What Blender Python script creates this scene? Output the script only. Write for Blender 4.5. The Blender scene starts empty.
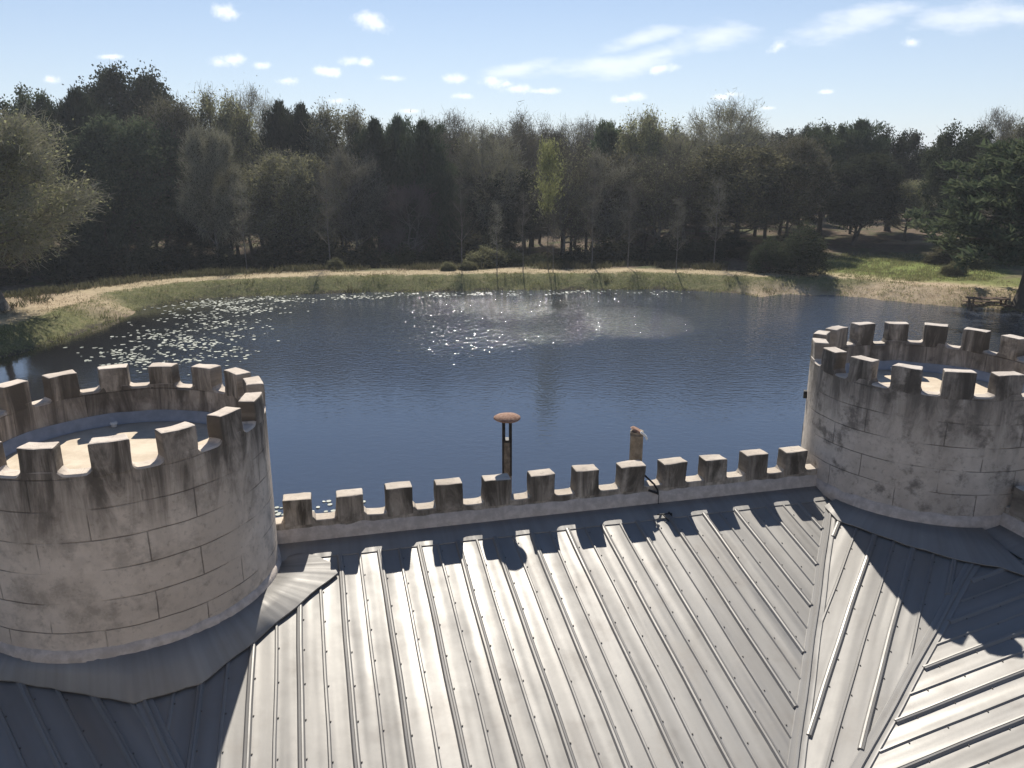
import bpy, bmesh, math, random
import numpy as np
from mathutils import Vector, noise as mnoise

# ------------------------------------------------------------------ camera, sky, sun, exposure
sc = bpy.context.scene
C = sc.collection
ZC = 9.5                      # camera height over the pond
TH = 0.2765                   # camera pitch below the horizon
FPX = 800.0
SUN_AZ, SUN_EL = -2.8, 43.0
cam = bpy.data.cameras.new('camera'); cam_o = bpy.data.objects.new('camera', cam); C.objects.link(cam_o)
cam.sensor_width = 36; cam.lens = 36 * FPX / 1024
cam.clip_start = 0.1; cam.clip_end = 20000
cam_o.location = (0, 0, ZC); cam_o.rotation_euler = (math.pi / 2 - TH, 0, 0)
sc.camera = cam_o
sc.view_settings.view_transform = 'Standard'; sc.view_settings.look = 'None'
sc.view_settings.exposure = 0.74; sc.view_settings.gamma = 1
sc.render.engine = 'CYCLES'
sc.cycles.use_denoising = True
sc.cycles.max_bounces = 6; sc.cycles.diffuse_bounces = 3; sc.cycles.glossy_bounces = 3
sc.cycles.transmission_bounces = 2; sc.cycles.sample_clamp_indirect = 6; sc.cycles.sample_clamp_direct = 250

def az(a): return np.array([math.sin(math.radians(a)), math.cos(math.radians(a))])
def ray(u, v):
    x = (u - 512) / FPX; y = -(v - 384) / FPX
    return np.array([x, math.cos(TH) + y * math.sin(TH), y * math.cos(TH) - math.sin(TH)])
def on_z(u, v, z):
    d = ray(u, v); t = (z - ZC) / d[2]; return np.array([d[0] * t, d[1] * t, z])

world = bpy.data.worlds.new('World'); sc.world = world; world.use_nodes = True
SKY_STRENGTH = 0.058
def build_world():
    nt = world.node_tree; N = nt.nodes; L = nt.links; N.clear()
    out = N.new('ShaderNodeOutputWorld'); bg = N.new('ShaderNodeBackground'); bg.inputs[1].default_value = SKY_STRENGTH
    sky = N.new('ShaderNodeTexSky'); sky.sky_type = 'NISHITA'; sky.sun_disc = False
    sky.sun_elevation = math.radians(SUN_EL); sky.sun_rotation = math.radians(SUN_AZ)
    sky.air_density = 0.9; sky.dust_density = 0.1; sky.ozone_density = 4.0; sky.altitude = 50
    tc = N.new('ShaderNodeTexCoord'); sep = N.new('ShaderNodeSeparateXYZ'); L.new(tc.outputs['Generated'], sep.inputs[0])
    def M(op, a, b=None, c=None, clamp=False):
        n = N.new('ShaderNodeMath'); n.operation = op; n.use_clamp = clamp
        for i, s in enumerate((a, b, c)):
            if s is None: continue
            if isinstance(s, (int, float)): n.inputs[i].default_value = s
            else: L.new(s, n.inputs[i])
        return n.outputs[0]
    yy = M('MAXIMUM', sep.outputs[1], 0.02)
    pu = M('DIVIDE', sep.outputs[0], yy); pv = M('DIVIDE', sep.outputs[2], yy)
    cb = N.new('ShaderNodeCombineXYZ'); L.new(pu, cb.inputs[0]); L.new(pv, cb.inputs[1])
    def noise_(scale, vec, detail=5, rough=.55):
        n = N.new('ShaderNodeTexNoise'); n.inputs['Scale'].default_value = scale; n.inputs['Detail'].default_value = detail
        n.inputs['Roughness'].default_value = rough; L.new(vec, n.inputs['Vector']); return n
    def layer(clouds):
        prev = None
        for (px, py, hw, hh, tilt) in clouds:
            d = ray(px, py); u0, v0 = d[0] / d[1], d[2] / d[1]
            mp = N.new('ShaderNodeMapping'); mp.vector_type = 'TEXTURE'
            mp.inputs['Location'].default_value = (u0, v0, 0)
            mp.inputs['Rotation'].default_value = (0, 0, math.radians(tilt))
            mp.inputs['Scale'].default_value = (hw / FPX * .96, hh / FPX * .96, 1)
            L.new(cb.outputs[0], mp.inputs['Vector'])
            ln = N.new('ShaderNodeVectorMath'); ln.operation = 'LENGTH'; L.new(mp.outputs[0], ln.inputs[0])
            prev = ln.outputs['Value'] if prev is None else M('MINIMUM', prev, ln.outputs['Value'])
        return prev
    puffs = [(222,10,11,6,0),(231,15,10,5,0),(369,20,15,7,0),(379,25,12,6,0),(220,63,12,4,0),(233,60,12,5,0),(262,65,8,3,0),(286,81,9,3,0),
             (322,71,9,4,0),(332,72,8,4,0),(352,61,10,4,0),(363,62,8,4,0),(393,78,11,3,0),(456,79,10,4,0),(463,96,10,2.5,0),(494,82,13,5,0),(506,84,8,3,0),
             (517,89,13,3.5,0),(541,91,14,2.5,0),(622,99,9,3,0),(634,98,9,4,0),(660,69,14,4,8),(721,97,10,3,0),(732,94,8,2.5,0),(779,46,9,4.5,20),(827,92,7,2,0),(768,108,9,2,0),
             (337,101,9,2.5,0),(50,80,8,3,0),(110,57,12,2,0),(408,111,9,2,0),(912,43,9,4,0)]
    streaks = [(520,68,38,6,10),(600,66,60,9,4),(660,54,60,10,16),(715,36,38,13,14),(640,40,46,7,14),(830,28,34,14,8),(868,18,44,11,10),(978,16,58,12,4),(1015,14,40,9,0)]
    nz = noise_(46, cb.outputs[0], 8, .66)
    dist = M('ADD', layer(puffs), M('MULTIPLY', M('SUBTRACT', nz.outputs[0], .5), 3.4))
    m1 = N.new('ShaderNodeMapRange'); m1.interpolation_type = 'SMOOTHSTEP'; L.new(dist, m1.inputs[0])
    m1.inputs[1].default_value = 1.5; m1.inputs[2].default_value = -.2; m1.inputs[3].default_value = 0; m1.inputs[4].default_value = .82
    st = N.new('ShaderNodeMapping'); st.inputs['Scale'].default_value = (1, 3.2, 1); st.inputs['Rotation'].default_value = (0, 0, -.18); L.new(cb.outputs[0], st.inputs[0])
    nz2 = noise_(13, st.outputs[0], 7, .62)
    dist2 = M('ADD', layer(streaks), M('MULTIPLY', M('SUBTRACT', nz2.outputs[0], .5), 3.0))
    m2 = N.new('ShaderNodeMapRange'); m2.interpolation_type = 'SMOOTHSTEP'; L.new(dist2, m2.inputs[0])
    m2.inputs[1].default_value = 1.45; m2.inputs[2].default_value = -.1; m2.inputs[3].default_value = 0; m2.inputs[4].default_value = .5
    fac = M('MULTIPLY', M('MAXIMUM', m1.outputs[0], m2.outputs[0]), M('GREATER_THAN', sep.outputs[1], 0.05))
    vm = N.new('ShaderNodeMapRange'); vm.interpolation_type = 'SMOOTHSTEP'; L.new(sep.outputs[2], vm.inputs[0])      # thin high veil, denser towards the horizon
    vm.inputs[1].default_value = .38; vm.inputs[2].default_value = 0.0; vm.inputs[3].default_value = .0; vm.inputs[4].default_value = .52
    ve = N.new('ShaderNodeMix'); ve.data_type = 'RGBA'; L.new(vm.outputs[0], ve.inputs['Factor']); L.new(sky.outputs[0], ve.inputs[6]); ve.inputs[7].default_value = (8.3, 9.0, 10.4, 1)
    mx = N.new('ShaderNodeMix'); mx.data_type = 'RGBA'
    L.new(fac, mx.inputs['Factor']); L.new(ve.outputs[2], mx.inputs[6]); mx.inputs[7].default_value = (13, 13.2, 13.6, 1)
    L.new(mx.outputs[2], bg.inputs[0]); L.new(bg.outputs[0], out.inputs[0])
build_world()

sun = bpy.data.lights.new('sun', 'SUN'); sun.energy = 4.1; sun.angle = math.radians(0.53); sun.color = (1.0, .94, .84)
sun_o = bpy.data.objects.new('sun', sun); C.objects.link(sun_o)
SD = Vector((math.sin(math.radians(SUN_AZ)) * math.cos(math.radians(SUN_EL)), math.cos(math.radians(SUN_AZ)) * math.cos(math.radians(SUN_EL)), math.sin(math.radians(SUN_EL))))
sun_o.rotation_euler = SD.to_track_quat('Z', 'Y').to_euler(); sun_o.location = (0, 0, 60)

# ------------------------------------------------------------------ helpers
rng = np.random.default_rng(7)
random.seed(7)
def tag(o, label=None, cat=None, group=None, kind=None):
    if label: o['label'] = label
    if cat: o['category'] = cat
    if group: o['group'] = group
    if kind: o['kind'] = kind
    return o
def empty(name, loc, label=None, cat=None, group=None, parent=None):
    o = bpy.data.objects.new(name, None); C.objects.link(o); o.location = loc; o.empty_display_size = .2
    if parent: o.parent = parent; o.matrix_parent_inverse = parent_inv(parent)
    return tag(o, label, cat, group)
def parent_inv(p):
    from mathutils import Matrix
    m = Matrix.Identity(4); q = p
    while q is not None:
        m = Matrix.Translation(q.location) @ m if q.parent is None or True else m
        q = None
    return WORLD_INV.get(p.name, m.inverted())
WORLD_INV = {}
def link(name, me, mat=None, parent=None):
    o = bpy.data.objects.new(name, me); C.objects.link(o)
    if mat is not None: me.materials.append(mat)
    if parent is not None:
        o.parent = parent
        # geometry is given in world coordinates: undo the (translation only) transform of the thing it belongs to
        r = parent; off = Vector((0, 0, 0))
        while r is not None:
            off += r.location; r = r.parent
        o.location = -off
    return o
def mesh_np(name, V, F, smooth=False, uv=None):
    """V (n,3); F (m,4) quads or list of ngons"""
    me = bpy.data.meshes.new(name)
    V = np.asarray(V, np.float32)
    if isinstance(F, np.ndarray):
        m, k = F.shape
        me.vertices.add(len(V)); me.vertices.foreach_set('co', V.ravel())
        me.loops.add(m * k); me.loops.foreach_set('vertex_index', F.astype(np.int32).ravel())
        me.polygons.add(m)
        me.polygons.foreach_set('loop_start', np.arange(0, m * k, k, dtype=np.int32))
        me.polygons.foreach_set('loop_total', np.full(m, k, np.int32))
        me.update(calc_edges=True); me.validate()
    else:
        me.from_pydata([tuple(v) for v in V], [], F); me.update()
    if smooth: me.polygons.foreach_set('use_smooth', np.ones(len(me.polygons), bool))
    if uv is not None:
        l = me.uv_layers.new(name='UVMap'); idx = np.empty(len(me.loops), np.int32); me.loops.foreach_get('vertex_index', idx)
        l.data.foreach_set('uv', np.asarray(uv, np.float32)[idx].ravel())
    return me
class MB:
    def __init__(s): s.V = []; s.F = []; s.UV = []
    def add(s, V, F, UV=None):
        b = len(s.V); s.V += [tuple(map(float, v)) for v in V]; s.F += [tuple(i + b for i in f) for f in F]
        s.UV += list(UV) if UV is not None else [(0, 0)] * len(V)
    def box(s, lo, hi):
        x0, y0, z0 = lo; x1, y1, z1 = hi
        s.add([(x0,y0,z0),(x1,y0,z0),(x1,y1,z0),(x0,y1,z0),(x0,y0,z1),(x1,y0,z1),(x1,y1,z1),(x0,y1,z1)],
              [(0,3,2,1),(4,5,6,7),(0,1,5,4),(1,2,6,5),(2,3,7,6),(3,0,4,7)])
    def tube(s, pts, rad, n=8, caps=True):
        pts = [np.array(p, float) for p in pts]; rings = []
        up = np.array([0, 0, 1.0])
        for i, p in enumerate(pts):
            d = pts[min(i + 1, len(pts) - 1)] - pts[max(i - 1, 0)]; d /= np.linalg.norm(d) + 1e-9
            a = np.cross(d, up if abs(d[2]) < .9 else np.array([1.0, 0, 0])); a /= np.linalg.norm(a); b = np.cross(d, a)
            r = rad[i] if hasattr(rad, '__len__') else rad
            rings.append([p + r * (math.cos(2*math.pi*k/n) * a + math.sin(2*math.pi*k/n) * b) for k in range(n)])
        V = [v for r in rings for v in r]; F = []
        for i in range(len(pts) - 1):
            for k in range(n):
                F.append((i*n+k, i*n+(k+1) % n, (i+1)*n+(k+1) % n, (i+1)*n+k))
        if caps: F.append(tuple(range(n))); F.append(tuple(range((len(pts)-1)*n + n - 1, (len(pts)-1)*n - 1, -1)))
        s.add(V, F)
    def build(s, name, mat=None, parent=None, smooth=False, bevel=0, fix=True):
        me = bpy.data.meshes.new(name); me.from_pydata(s.V, [], s.F); me.update()
        l = me.uv_layers.new(name='UVMap'); idx = np.empty(len(me.loops), np.int32); me.loops.foreach_get('vertex_index', idx)
        l.data.foreach_set('uv', np.asarray(s.UV, np.float32)[idx].ravel())
        if fix:
            bm = bmesh.new(); bm.from_mesh(me); bmesh.ops.recalc_face_normals(bm, faces=bm.faces); bm.to_mesh(me); bm.free()
        if smooth: me.polygons.foreach_set('use_smooth', np.ones(len(me.polygons), bool))
        o = link(name, me, mat, parent)
        if bevel:
            b = o.modifiers.new('bevel', 'BEVEL'); b.width = bevel; b.segments = 2; b.limit_method = 'ANGLE'; b.angle_limit = .6
        return o

# ------------------------------------------------------------------ materials
class NM:
    def __init__(s, name):
        s.m = bpy.data.materials.new(name); s.m.use_nodes = True; s.nt = s.m.node_tree; s.N = s.nt.nodes; s.L = s.nt.links
        s.N.clear(); s.out = s.N.new('ShaderNodeOutputMaterial')
    def n(s, t, **k):
        x = s.N.new('ShaderNode' + t)
        for a, b in k.items(): setattr(x, a, b)
        return x
    def put(s, sock, v):
        if isinstance(v, (int, float)): sock.default_value = v
        elif isinstance(v, tuple):
            sock.default_value = v if len(v) == len(sock.default_value) else (*v, 1)
        else: s.L.new(v, sock)
    def math(s, op, a, b=None, c=None, clamp=False):
        x = s.n('Math', operation=op, use_clamp=clamp)
        for i, q in enumerate((a, b, c)):
            if q is not None: s.put(x.inputs[i], q)
        return x.outputs[0]
    def noise(s, vec, scale, detail=4, rough=.55, dist=0.0):
        x = s.n('TexNoise'); s.put(x.inputs['Vector'], vec); x.inputs['Scale'].default_value = scale
        x.inputs['Detail'].default_value = detail; x.inputs['Roughness'].default_value = rough; x.inputs['Distortion'].default_value = dist
        return x.outputs[0]
    def mapping(s, vec, scale=(1, 1, 1), loc=(0, 0, 0), rot=(0, 0, 0)):
        x = s.n('Mapping'); s.put(x.inputs['Vector'], vec); x.inputs['Scale'].default_value = scale
        x.inputs['Location'].default_value = loc; x.inputs['Rotation'].default_value = rot
        return x.outputs[0]
    def ramp(s, v, a, b, lo=0.0, hi=1.0):
        x = s.n('MapRange', interpolation_type='SMOOTHSTEP'); s.put(x.inputs[0], v)
        for i, q in zip((1, 2, 3, 4), (a, b, lo, hi)): s.put(x.inputs[i], q)
        return x.outputs[0]
    def mix(s, f, a, b, mode='MIX'):
        x = s.n('Mix', data_type='RGBA', blend_type=mode); s.put(x.inputs[0], f); s.put(x.inputs[6], a); s.put(x.inputs[7], b)
        return x.outputs[2]
    def bump(s, h, strength=.3, dist=.01, normal=None):
        x = s.n('Bump'); s.put(x.inputs['Height'], h); x.inputs['Strength'].default_value = strength; x.inputs['Distance'].default_value = dist
        if normal is not None: s.put(x.inputs['Normal'], normal)
        return x.outputs[0]
    def pbr(s, col, rough=.8, metal=0.0, normal=None, spec=.3):
        x = s.n('BsdfPrincipled'); s.put(x.inputs['Base Color'], col); s.put(x.inputs['Roughness'], rough); s.put(x.inputs['Metallic'], metal)
        s.put(x.inputs['Specular IOR Level'], spec)
        if normal is not None: s.put(x.inputs['Normal'], normal)
        s.L.new(x.outputs[0], s.out.inputs[0]); return s.m

def stucco_mat(name, c_lo, c_hi, stain_col, stain, blotch, joints=True, seed=0.0):
    q = NM(name); tc = q.n('TexCoord'); obj = tc.outputs['Object']; uv = tc.outputs['UV']
    o2 = q.mapping(obj, loc=(seed, seed * 2, 0))
    big = q.noise(o2, 1.3, 5, .6); fine = q.noise(o2, 14, 6, .65); mid = q.noise(o2, 4.5, 5, .6)
    col = q.mix(q.ramp(big, .32, .68), c_lo, c_hi)
    col = q.mix(q.ramp(mid, .42, .72, 0, .35), col, tuple(x * .72 for x in c_lo))
    col = q.mix(q.ramp(fine, .52, .76, 0, .65), col, tuple(x * .55 for x in c_lo))
    # rain streaks running down from the top edge
    su = q.mapping(uv, scale=(3.4, .75, 1), loc=(seed * 3, 0, 0)); streak = q.noise(su, 1.0, 6, .68, .9)
    sep = q.n('SeparateXYZ'); q.put(sep.inputs[0], uv); v = sep.outputs[1]
    top = q.ramp(q.math('ADD', v, q.math('MULTIPLY', q.math('SUBTRACT', streak, .5), 1.5)), -.95, .10)
    gn = q.n('NewGeometry'); sn = q.n('SeparateXYZ'); q.put(sn.inputs[0], gn.outputs['Normal']); side = q.ramp(sn.outputs[2], .75, .45)
    st = q.math('MULTIPLY', q.math('MULTIPLY', q.math('MULTIPLY', top, q.ramp(streak, .3, .62, .35, 1.0)), stain, clamp=True), side)
    col = q.mix(st, col, stain_col)
    bl = q.math('MULTIPLY', q.ramp(q.noise(o2, 2.4, 6, .68), .5, .66), q.math('MULTIPLY', side, blotch))
    col = q.mix(bl, col, tuple(x * .9 for x in stain_col))
    h = q.math('ADD', q.math('MULTIPLY', fine, .8), q.math('MULTIPLY', mid, .8))
    if joints:
        wv = q.n('VectorMath', operation='ADD'); q.put(wv.inputs[0], uv)
        wob = q.n('TexNoise'); q.put(wob.inputs['Vector'], q.mapping(uv, scale=(1, 1, 1))); wob.inputs['Scale'].default_value = 1.6
        sc_ = q.n('VectorMath', operation='SCALE'); q.put(sc_.inputs[0], wob.outputs['Color']); sc_.inputs['Scale'].default_value = .035
        q.put(wv.inputs[1], sc_.outputs[0])
        br = q.n('TexBrick'); q.put(br.inputs['Vector'], q.mapping(wv.outputs[0], loc=(seed, 0.015, 0)))
        br.inputs['Scale'].default_value = 1; br.inputs['Mortar Size'].default_value = .0075; br.inputs['Mortar Smooth'].default_value = .7
        br.inputs['Brick Width'].default_value = 1.02; br.inputs['Row Height'].default_value = .335; br.offset = .5
        keep = q.ramp(q.noise(q.mapping(uv, loc=(seed, 5, 0)), 1.1, 4, .6), .40, .56)
        j = q.math('MULTIPLY', br.outputs['Fac'], keep)
        col = q.mix(q.math('MULTIPLY', j, .55), col, (.10, .085, .072))
        h = q.math('SUBTRACT', h, q.math('MULTIPLY', j, 1.6))
    return q.pbr(col, .93, 0, q.bump(h, .8, .016), spec=.15)

MAT = {}
MAT['stucco_l'] = stucco_mat('stucco_warm', (.56, .48, .40), (.69, .60, .51), (.10, .086, .072), .95, .35, True, 1.3)
MAT['merlon_l'] = stucco_mat('stucco_warm_merlon', (.56, .48, .40), (.69, .60, .51), (.10, .086, .072), 1.0, .5, False, 1.3)
MAT['stucco_r'] = stucco_mat('stucco_weathered', (.46, .405, .35), (.62, .555, .49), (.12, .108, .096), .9, .75, True, 4.1)
MAT['merlon_r'] = stucco_mat('stucco_weathered_merlon', (.46, .405, .35), (.62, .555, .49), (.09, .08, .07), 1.0, .8, False, 4.1)
MAT['merlon'] = stucco_mat('stucco_merlon', (.46, .40, .335), (.60, .53, .45), (.085, .073, .06), 1.0, .6, False, 2.2)
MAT['inner'] = stucco_mat('stucco_inner', (.58, .50, .42), (.66, .58, .49), (.16, .14, .12), .2, .15, False, 6.0)
def simple(name, c1, c2, scale=6, rough=.85, metal=0, bump=.3, bd=.01, spec=.3):
    q = NM(name); o = q.n('TexCoord').outputs['Object']; a = q.noise(o, scale, 6, .65)
    return q.pbr(q.mix(q.ramp(a, .35, .68), c1, c2), rough, metal, q.bump(a, bump, bd), spec)
MAT['mortar'] = simple('grey_mortar', (.46, .405, .36), (.62, .55, .495), 9, .95, 0, .7, .02, .1)
MAT['floor'] = simple('tan_roof_coating', (.55, .46, .35), (.70, .60, .47), 3, .95, 0, .3, .01, .1)
MAT['membrane'] = simple('grey_membrane', (.38, .385, .40), (.50, .50, .515), 5, .7)
MAT['rust'] = simple('rusty_steel', (.22, .115, .075), (.40, .26, .19), 30, .9, 0, .5, .006)
MAT['black'] = simple('black_steel', (.012, .012, .013), (.03, .028, .027), 20, .55, 0)
MAT['screw'] = simple('dull_steel', (.10, .095, .09), (.17, .16, .15), 20, .6, .3)
MAT['pipe'] = simple('weathered_pipe', (.10, .085, .07), (.21, .175, .14), 12, .8)
MAT['white'] = simple('white_plastic', (.65, .65, .63), (.8, .8, .78), 8, .5)
MAT['wood'] = simple('dark_timber', (.07, .045, .03), (.15, .09, .06), 9, .85)
MAT['dark'] = simple('dark_recess', (.012, .011, .01), (.02, .018, .016), 9, .9)

def roof_mat(name, tint=1.0, strip=False):
    q = NM(name); tc = q.n('TexCoord'); uv = tc.outputs['UV']; o = tc.outputs['Object']
    pan = q.noise(q.mapping(uv, scale=(4.6, .30, 1)), 1.0, 1, .4, .25)       # oil-canning along the pans
    blot = q.noise(o, 2.2, 6, .62); fine = q.noise(o, 40, 5, .6); fade = q.noise(q.mapping(uv, scale=(2.0, .25, 1), loc=(9, 3, 0)), 1.0, 4, .6)
    col = q.mix(q.ramp(fade, .3, .7), (.235 * tint, .226 * tint, .214 * tint), (.305 * tint, .295 * tint, .28 * tint))
    col = q.mix(q.ramp(blot, .5, .72, 0, .4), col, (.245 * tint, .226 * tint, .206 * tint))
    # rusty grime specks
    col = q.mix(q.ramp(q.noise(o, 17, 3, .6), .74, .80, 0, .25), col, (.24, .185, .14))
    rough = q.math('ADD', .70 if strip else .57, q.math('ADD', q.math('MULTIPLY', q.math('SUBTRACT', blot, .5), .28), q.math('MULTIPLY', q.math('SUBTRACT', fade, .5), .25)))
    rough = q.math('ADD', rough, q.math('MULTIPLY', q.math('SUBTRACT', q.noise(q.mapping(uv, scale=(7.8, .22, 1), loc=(3, 1, 0)), 1.0, 1, .4), .5), .55))
    h = q.math('ADD', q.math('MULTIPLY', pan, 1.0), q.math('MULTIPLY', blot, .12))
    return q.pbr(col, rough, .38 if strip else .48, q.bump(h, .25 if strip else .55, .03), spec=.4)
MAT['roof'] = roof_mat('galvanised_sheet')
MAT['strip'] = roof_mat('galvanised_flashing', 1.12, True)

# ground
def ground_mat():
    q = NM('ground'); o = q.n('TexCoord').outputs['Object']
    at = lambda n: (lambda x: x.outputs['Fac'])(q.n('Attribute', attribute_name=n))
    d, lawn, sand = at('shore'), at('lawn'), at('sand')
    n1 = q.noise(o, .35, 6, .65); n2 = q.noise(o, 2.2, 6, .7); n3 = q.noise(o, 9, 5, .7)
    litter = q.mix(q.ramp(n2, .35, .65), (.085, .062, .045), (.17, .125, .088))
    litter = q.mix(q.ramp(n1, .45, .65, 0, .8), litter, (.075, .095, .035))
    dry = q.mix(q.ramp(n2, .3, .7), (.33, .26, .16), (.47, .385, .25))
    green = q.mix(q.ramp(n3, .3, .7), (.09, .10, .042), (.19, .185, .085))
    green = q.mix(q.ramp(n2, .48, .66, 0, .6), green, (.24, .20, .11))
    mud = (.06, .05, .038)
    dj = q.math('ADD', d, q.math('MULTIPLY', q.math('SUBTRACT', n2, .5), 1.6))
    c = q.mix(q.ramp(dj, -.1, .45), mud, green)
    c = q.mix(q.ramp(dj, 2.0, 2.7), c, dry)
    c = q.mix(q.ramp(q.math('ADD', d, q.math('MULTIPLY', q.math('SUBTRACT', n1, .5), 4)), 3.9, 5.6), c, litter)
    c = q.mix(lawn, c, q.mix(q.ramp(n2, .3, .7), (.13, .165, .04), (.22, .25, .075)))
    c = q.mix(sand, c, q.mix(q.ramp(n2, .3, .7), (.36, .27, .18), (.50, .40, .28)))
    far = q.ramp(d, 90, 160); c = q.mix(far, c, (.05, .058, .04))
    return q.pbr(c, .95, 0, q.bump(q.math('ADD', n2, n3), .8, .08), spec=.1)
MAT['ground'] = ground_mat()
def water_mat():
    q = NM('pond_water'); o = q.n('TexCoord').outputs['Object']
    sp = q.n('SeparateXYZ'); q.put(sp.inputs[0], o); y = sp.outputs[1]
    fetch = q.ramp(y, 27, 52, .12, 1.0)          # sheltered under the castle, rippled in the open
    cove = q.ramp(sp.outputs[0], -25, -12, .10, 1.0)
    gust = q.ramp(q.noise(q.mapping(o, scale=(.05, .09, 1)), 1.0, 3, .5),   .36, .62, .62, 1.0)
    dx = q.math('DIVIDE', q.math('SUBTRACT', sp.outputs[0], 7.6), 3.2); dy = q.math('DIVIDE', q.math('SUBTRACT', y, 47.0), 5.0)
    squall = q.ramp(q.math('ADD', q.math('ADD', q.math('MULTIPLY', dx, dx), q.math('MULTIPLY', dy, dy)), q.math('MULTIPLY', q.noise(o, .5, 3), .8)), 1.7, .6, 0, 1.25)
    gust = q.math('ADD', q.math('MULTIPLY', gust, q.ramp(sp.outputs[0], -9, -3, .60, .96)), squall)
    r1 = q.noise(q.mapping(o, scale=(1.0, 1.5, 1), rot=(0, 0, .2)), 2.6, 3, .55)
    r2 = q.noise(q.mapping(o, scale=(1, 1.4, 1), rot=(0, 0, -.3)), 6.5, 1, .5)
    h = q.math('MULTIPLY', q.math('ADD', r1, q.math('MULTIPLY', r2, .3)), q.math('MULTIPLY', q.math('MULTIPLY', fetch, cove), gust))
    b = q.pbr(q.mix(cove, (.010, .008, .006), (.038, .046, .062)), .045, 0, q.bump(h, 1.0, .104), spec=1.0); q.N['Principled BSDF'].inputs['IOR'].default_value = 1.55; return b  # cove body colour darkened to stand in for the reflection of the trees
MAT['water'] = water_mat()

def leaf_mat(name, cols, trans=.35):
    q = NM(name); g = q.n('NewGeometry'); r = g.outputs['Random Per Island']
    cr = q.n('ValToRGB'); q.put(cr.inputs[0], r); e = cr.color_ramp.elements
    while len(e) < len(cols): e.new(.5)
    for i, c in enumerate(cols): e[i].position = i / max(1, len(cols) - 1); e[i].color = (*c, 1)
    oi = q.n('ObjectInfo'); hv = q.n('HueSaturation'); q.put(hv.inputs['Color'], cr.outputs[0])
    q.put(hv.inputs['Value'], q.ramp(oi.outputs['Random'], 0, 1, .55, 1.6)); q.put(hv.inputs['Hue'], q.ramp(oi.outputs['Random'], 0, 1, .485, .515))
    a = q.n('BsdfDiffuse'); b = q.n('BsdfTranslucent'); q.L.new(hv.outputs[0], a.inputs[0]); q.L.new(hv.outputs[0], b.inputs[0])
    mx = q.n('MixShader'); mx.inputs[0].default_value = trans; q.L.new(a.outputs[0], mx.inputs[1]); q.L.new(b.outputs[0], mx.inputs[2])
    q.L.new(mx.outputs[0], q.out.inputs[0]); return q.m
MAT['twig'] = leaf_mat('bare_twigs', [(.12, .11, .09), (.20, .185, .15), (.165, .155, .11), (.27, .24, .19)], .15)
MAT['paletwig'] = leaf_mat('pale_grey_twigs', [(.14, .13, .10), (.22, .205, .16), (.18, .17, .115)], .2)
MAT['pinktwig'] = leaf_mat('pale_pink_twigs', [(.18, .14, .125), (.27, .21, .19), (.22, .18, .15)], .1)
MAT['olive'] = leaf_mat('olive_spring_leaves', [(.09, .092, .05), (.16, .16, .085), (.24, .23, .13), (.125, .122, .075)], .45)
MAT['dark_leaf'] = leaf_mat('dark_evergreen_leaves', [(.035, .05, .03), (.055, .072, .04), (.08, .095, .055)], .25)
MAT['oak_leaf'] = leaf_mat('live_oak_leaves', [(.04, .056, .032), (.075, .092, .048), (.11, .122, .07)], .3)
MAT['yellow_leaf'] = leaf_mat('fresh_yellow_green_leaves', [(.20, .225, .085), (.32, .34, .15), (.26, .28, .12)], .5)
MAT['grass'] = leaf_mat('grass_blades', [(.095, .11, .045), (.17, .175, .075), (.27, .24, .13), (.125, .135, .055)], .35)
MAT['straw'] = leaf_mat('dry_grass', [(.22, .18, .10), (.34, .28, .17), (.16, .16, .07)], .3)
MAT['lily'] = simple('lily_pads', (.28, .30, .24), (.48, .49, .42), 5, .5, 0, .1, .005, .3)
q = NM('bark'); o_ = q.n('TexCoord').outputs['Object']; b_ = q.noise(q.mapping(o_, scale=(6, 6, 1.2)), 2.0, 5, .7)
MAT['bark'] = q.pbr(q.mix(b_, (.045, .037, .03), (.13, .11, .09)), .95, 0, q.bump(b_, .6, .03), spec=.1)
MAT['pale_bark'] = simple('pale_bark', (.12, .105, .09), (.23, .205, .18), 5, .9)

# ------------------------------------------------------------------ ground and pond
shore_px = [(0,358),(30,350),(70,336),(104,323),(128,316),(136,309),(164,304),(200,299),(260,296),(330,293),(400,292),(470,291),(520,290),(590,290),
            (650,289),(700,291),(735,293),(760,297),(785,294),(830,295),(870,298),(910,303),(950,306),(985,308),(1024,312)]
pond = [tuple(on_z(u, v, 0)[:2]) for u, v in shore_px]
pond = [(-34, 16), (-33, 27)] + [p for p in pond] + [(40, 44), (44, 33), (38, 20), (20, 15.5), (-10, 14.5), (-24, 14)]
pond = np.array(pond)
def signed_shore(X, Y):
    """distance to the shoreline, positive on land"""
    P = np.stack([X.ravel(), Y.ravel()], 1); dmin = np.full(len(P), 1e9); inside = np.zeros(len(P), bool)
    n = len(pond)
    for i in range(n):
        a = pond[i]; b = pond[(i + 1) % n]; ab = b - a
        t = np.clip(((P - a) @ ab) / (ab @ ab), 0, 1); dd = np.hypot(*(P - a - t[:, None] * ab).T); dmin = np.minimum(dmin, dd)
        c = (a[1] > P[:, 1]) != (b[1] > P[:, 1]); xs = (b[0] - a[0]) * (P[:, 1] - a[1]) / (b[1] - a[1] + 1e-12) + a[0]
        inside ^= c & (P[:, 0] < xs)
    return np.where(inside, -dmin, dmin).reshape(X.shape)
def sst(x, a, b): t = np.clip((x - a) / (b - a), 0, 1); return t * t * (3 - 2 * t)
def vnoise(X, Y, s, seed=0.0):
    return (np.sin(X * s + seed) * np.cos(Y * s * 1.3 + seed * 2) + .5 * np.sin(X * s * 2.3 - Y * s * 1.9 + seed * 5) + .3 * np.cos(X * s * 4.1 + Y * s * 3.7 + seed)) / 1.8
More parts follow.
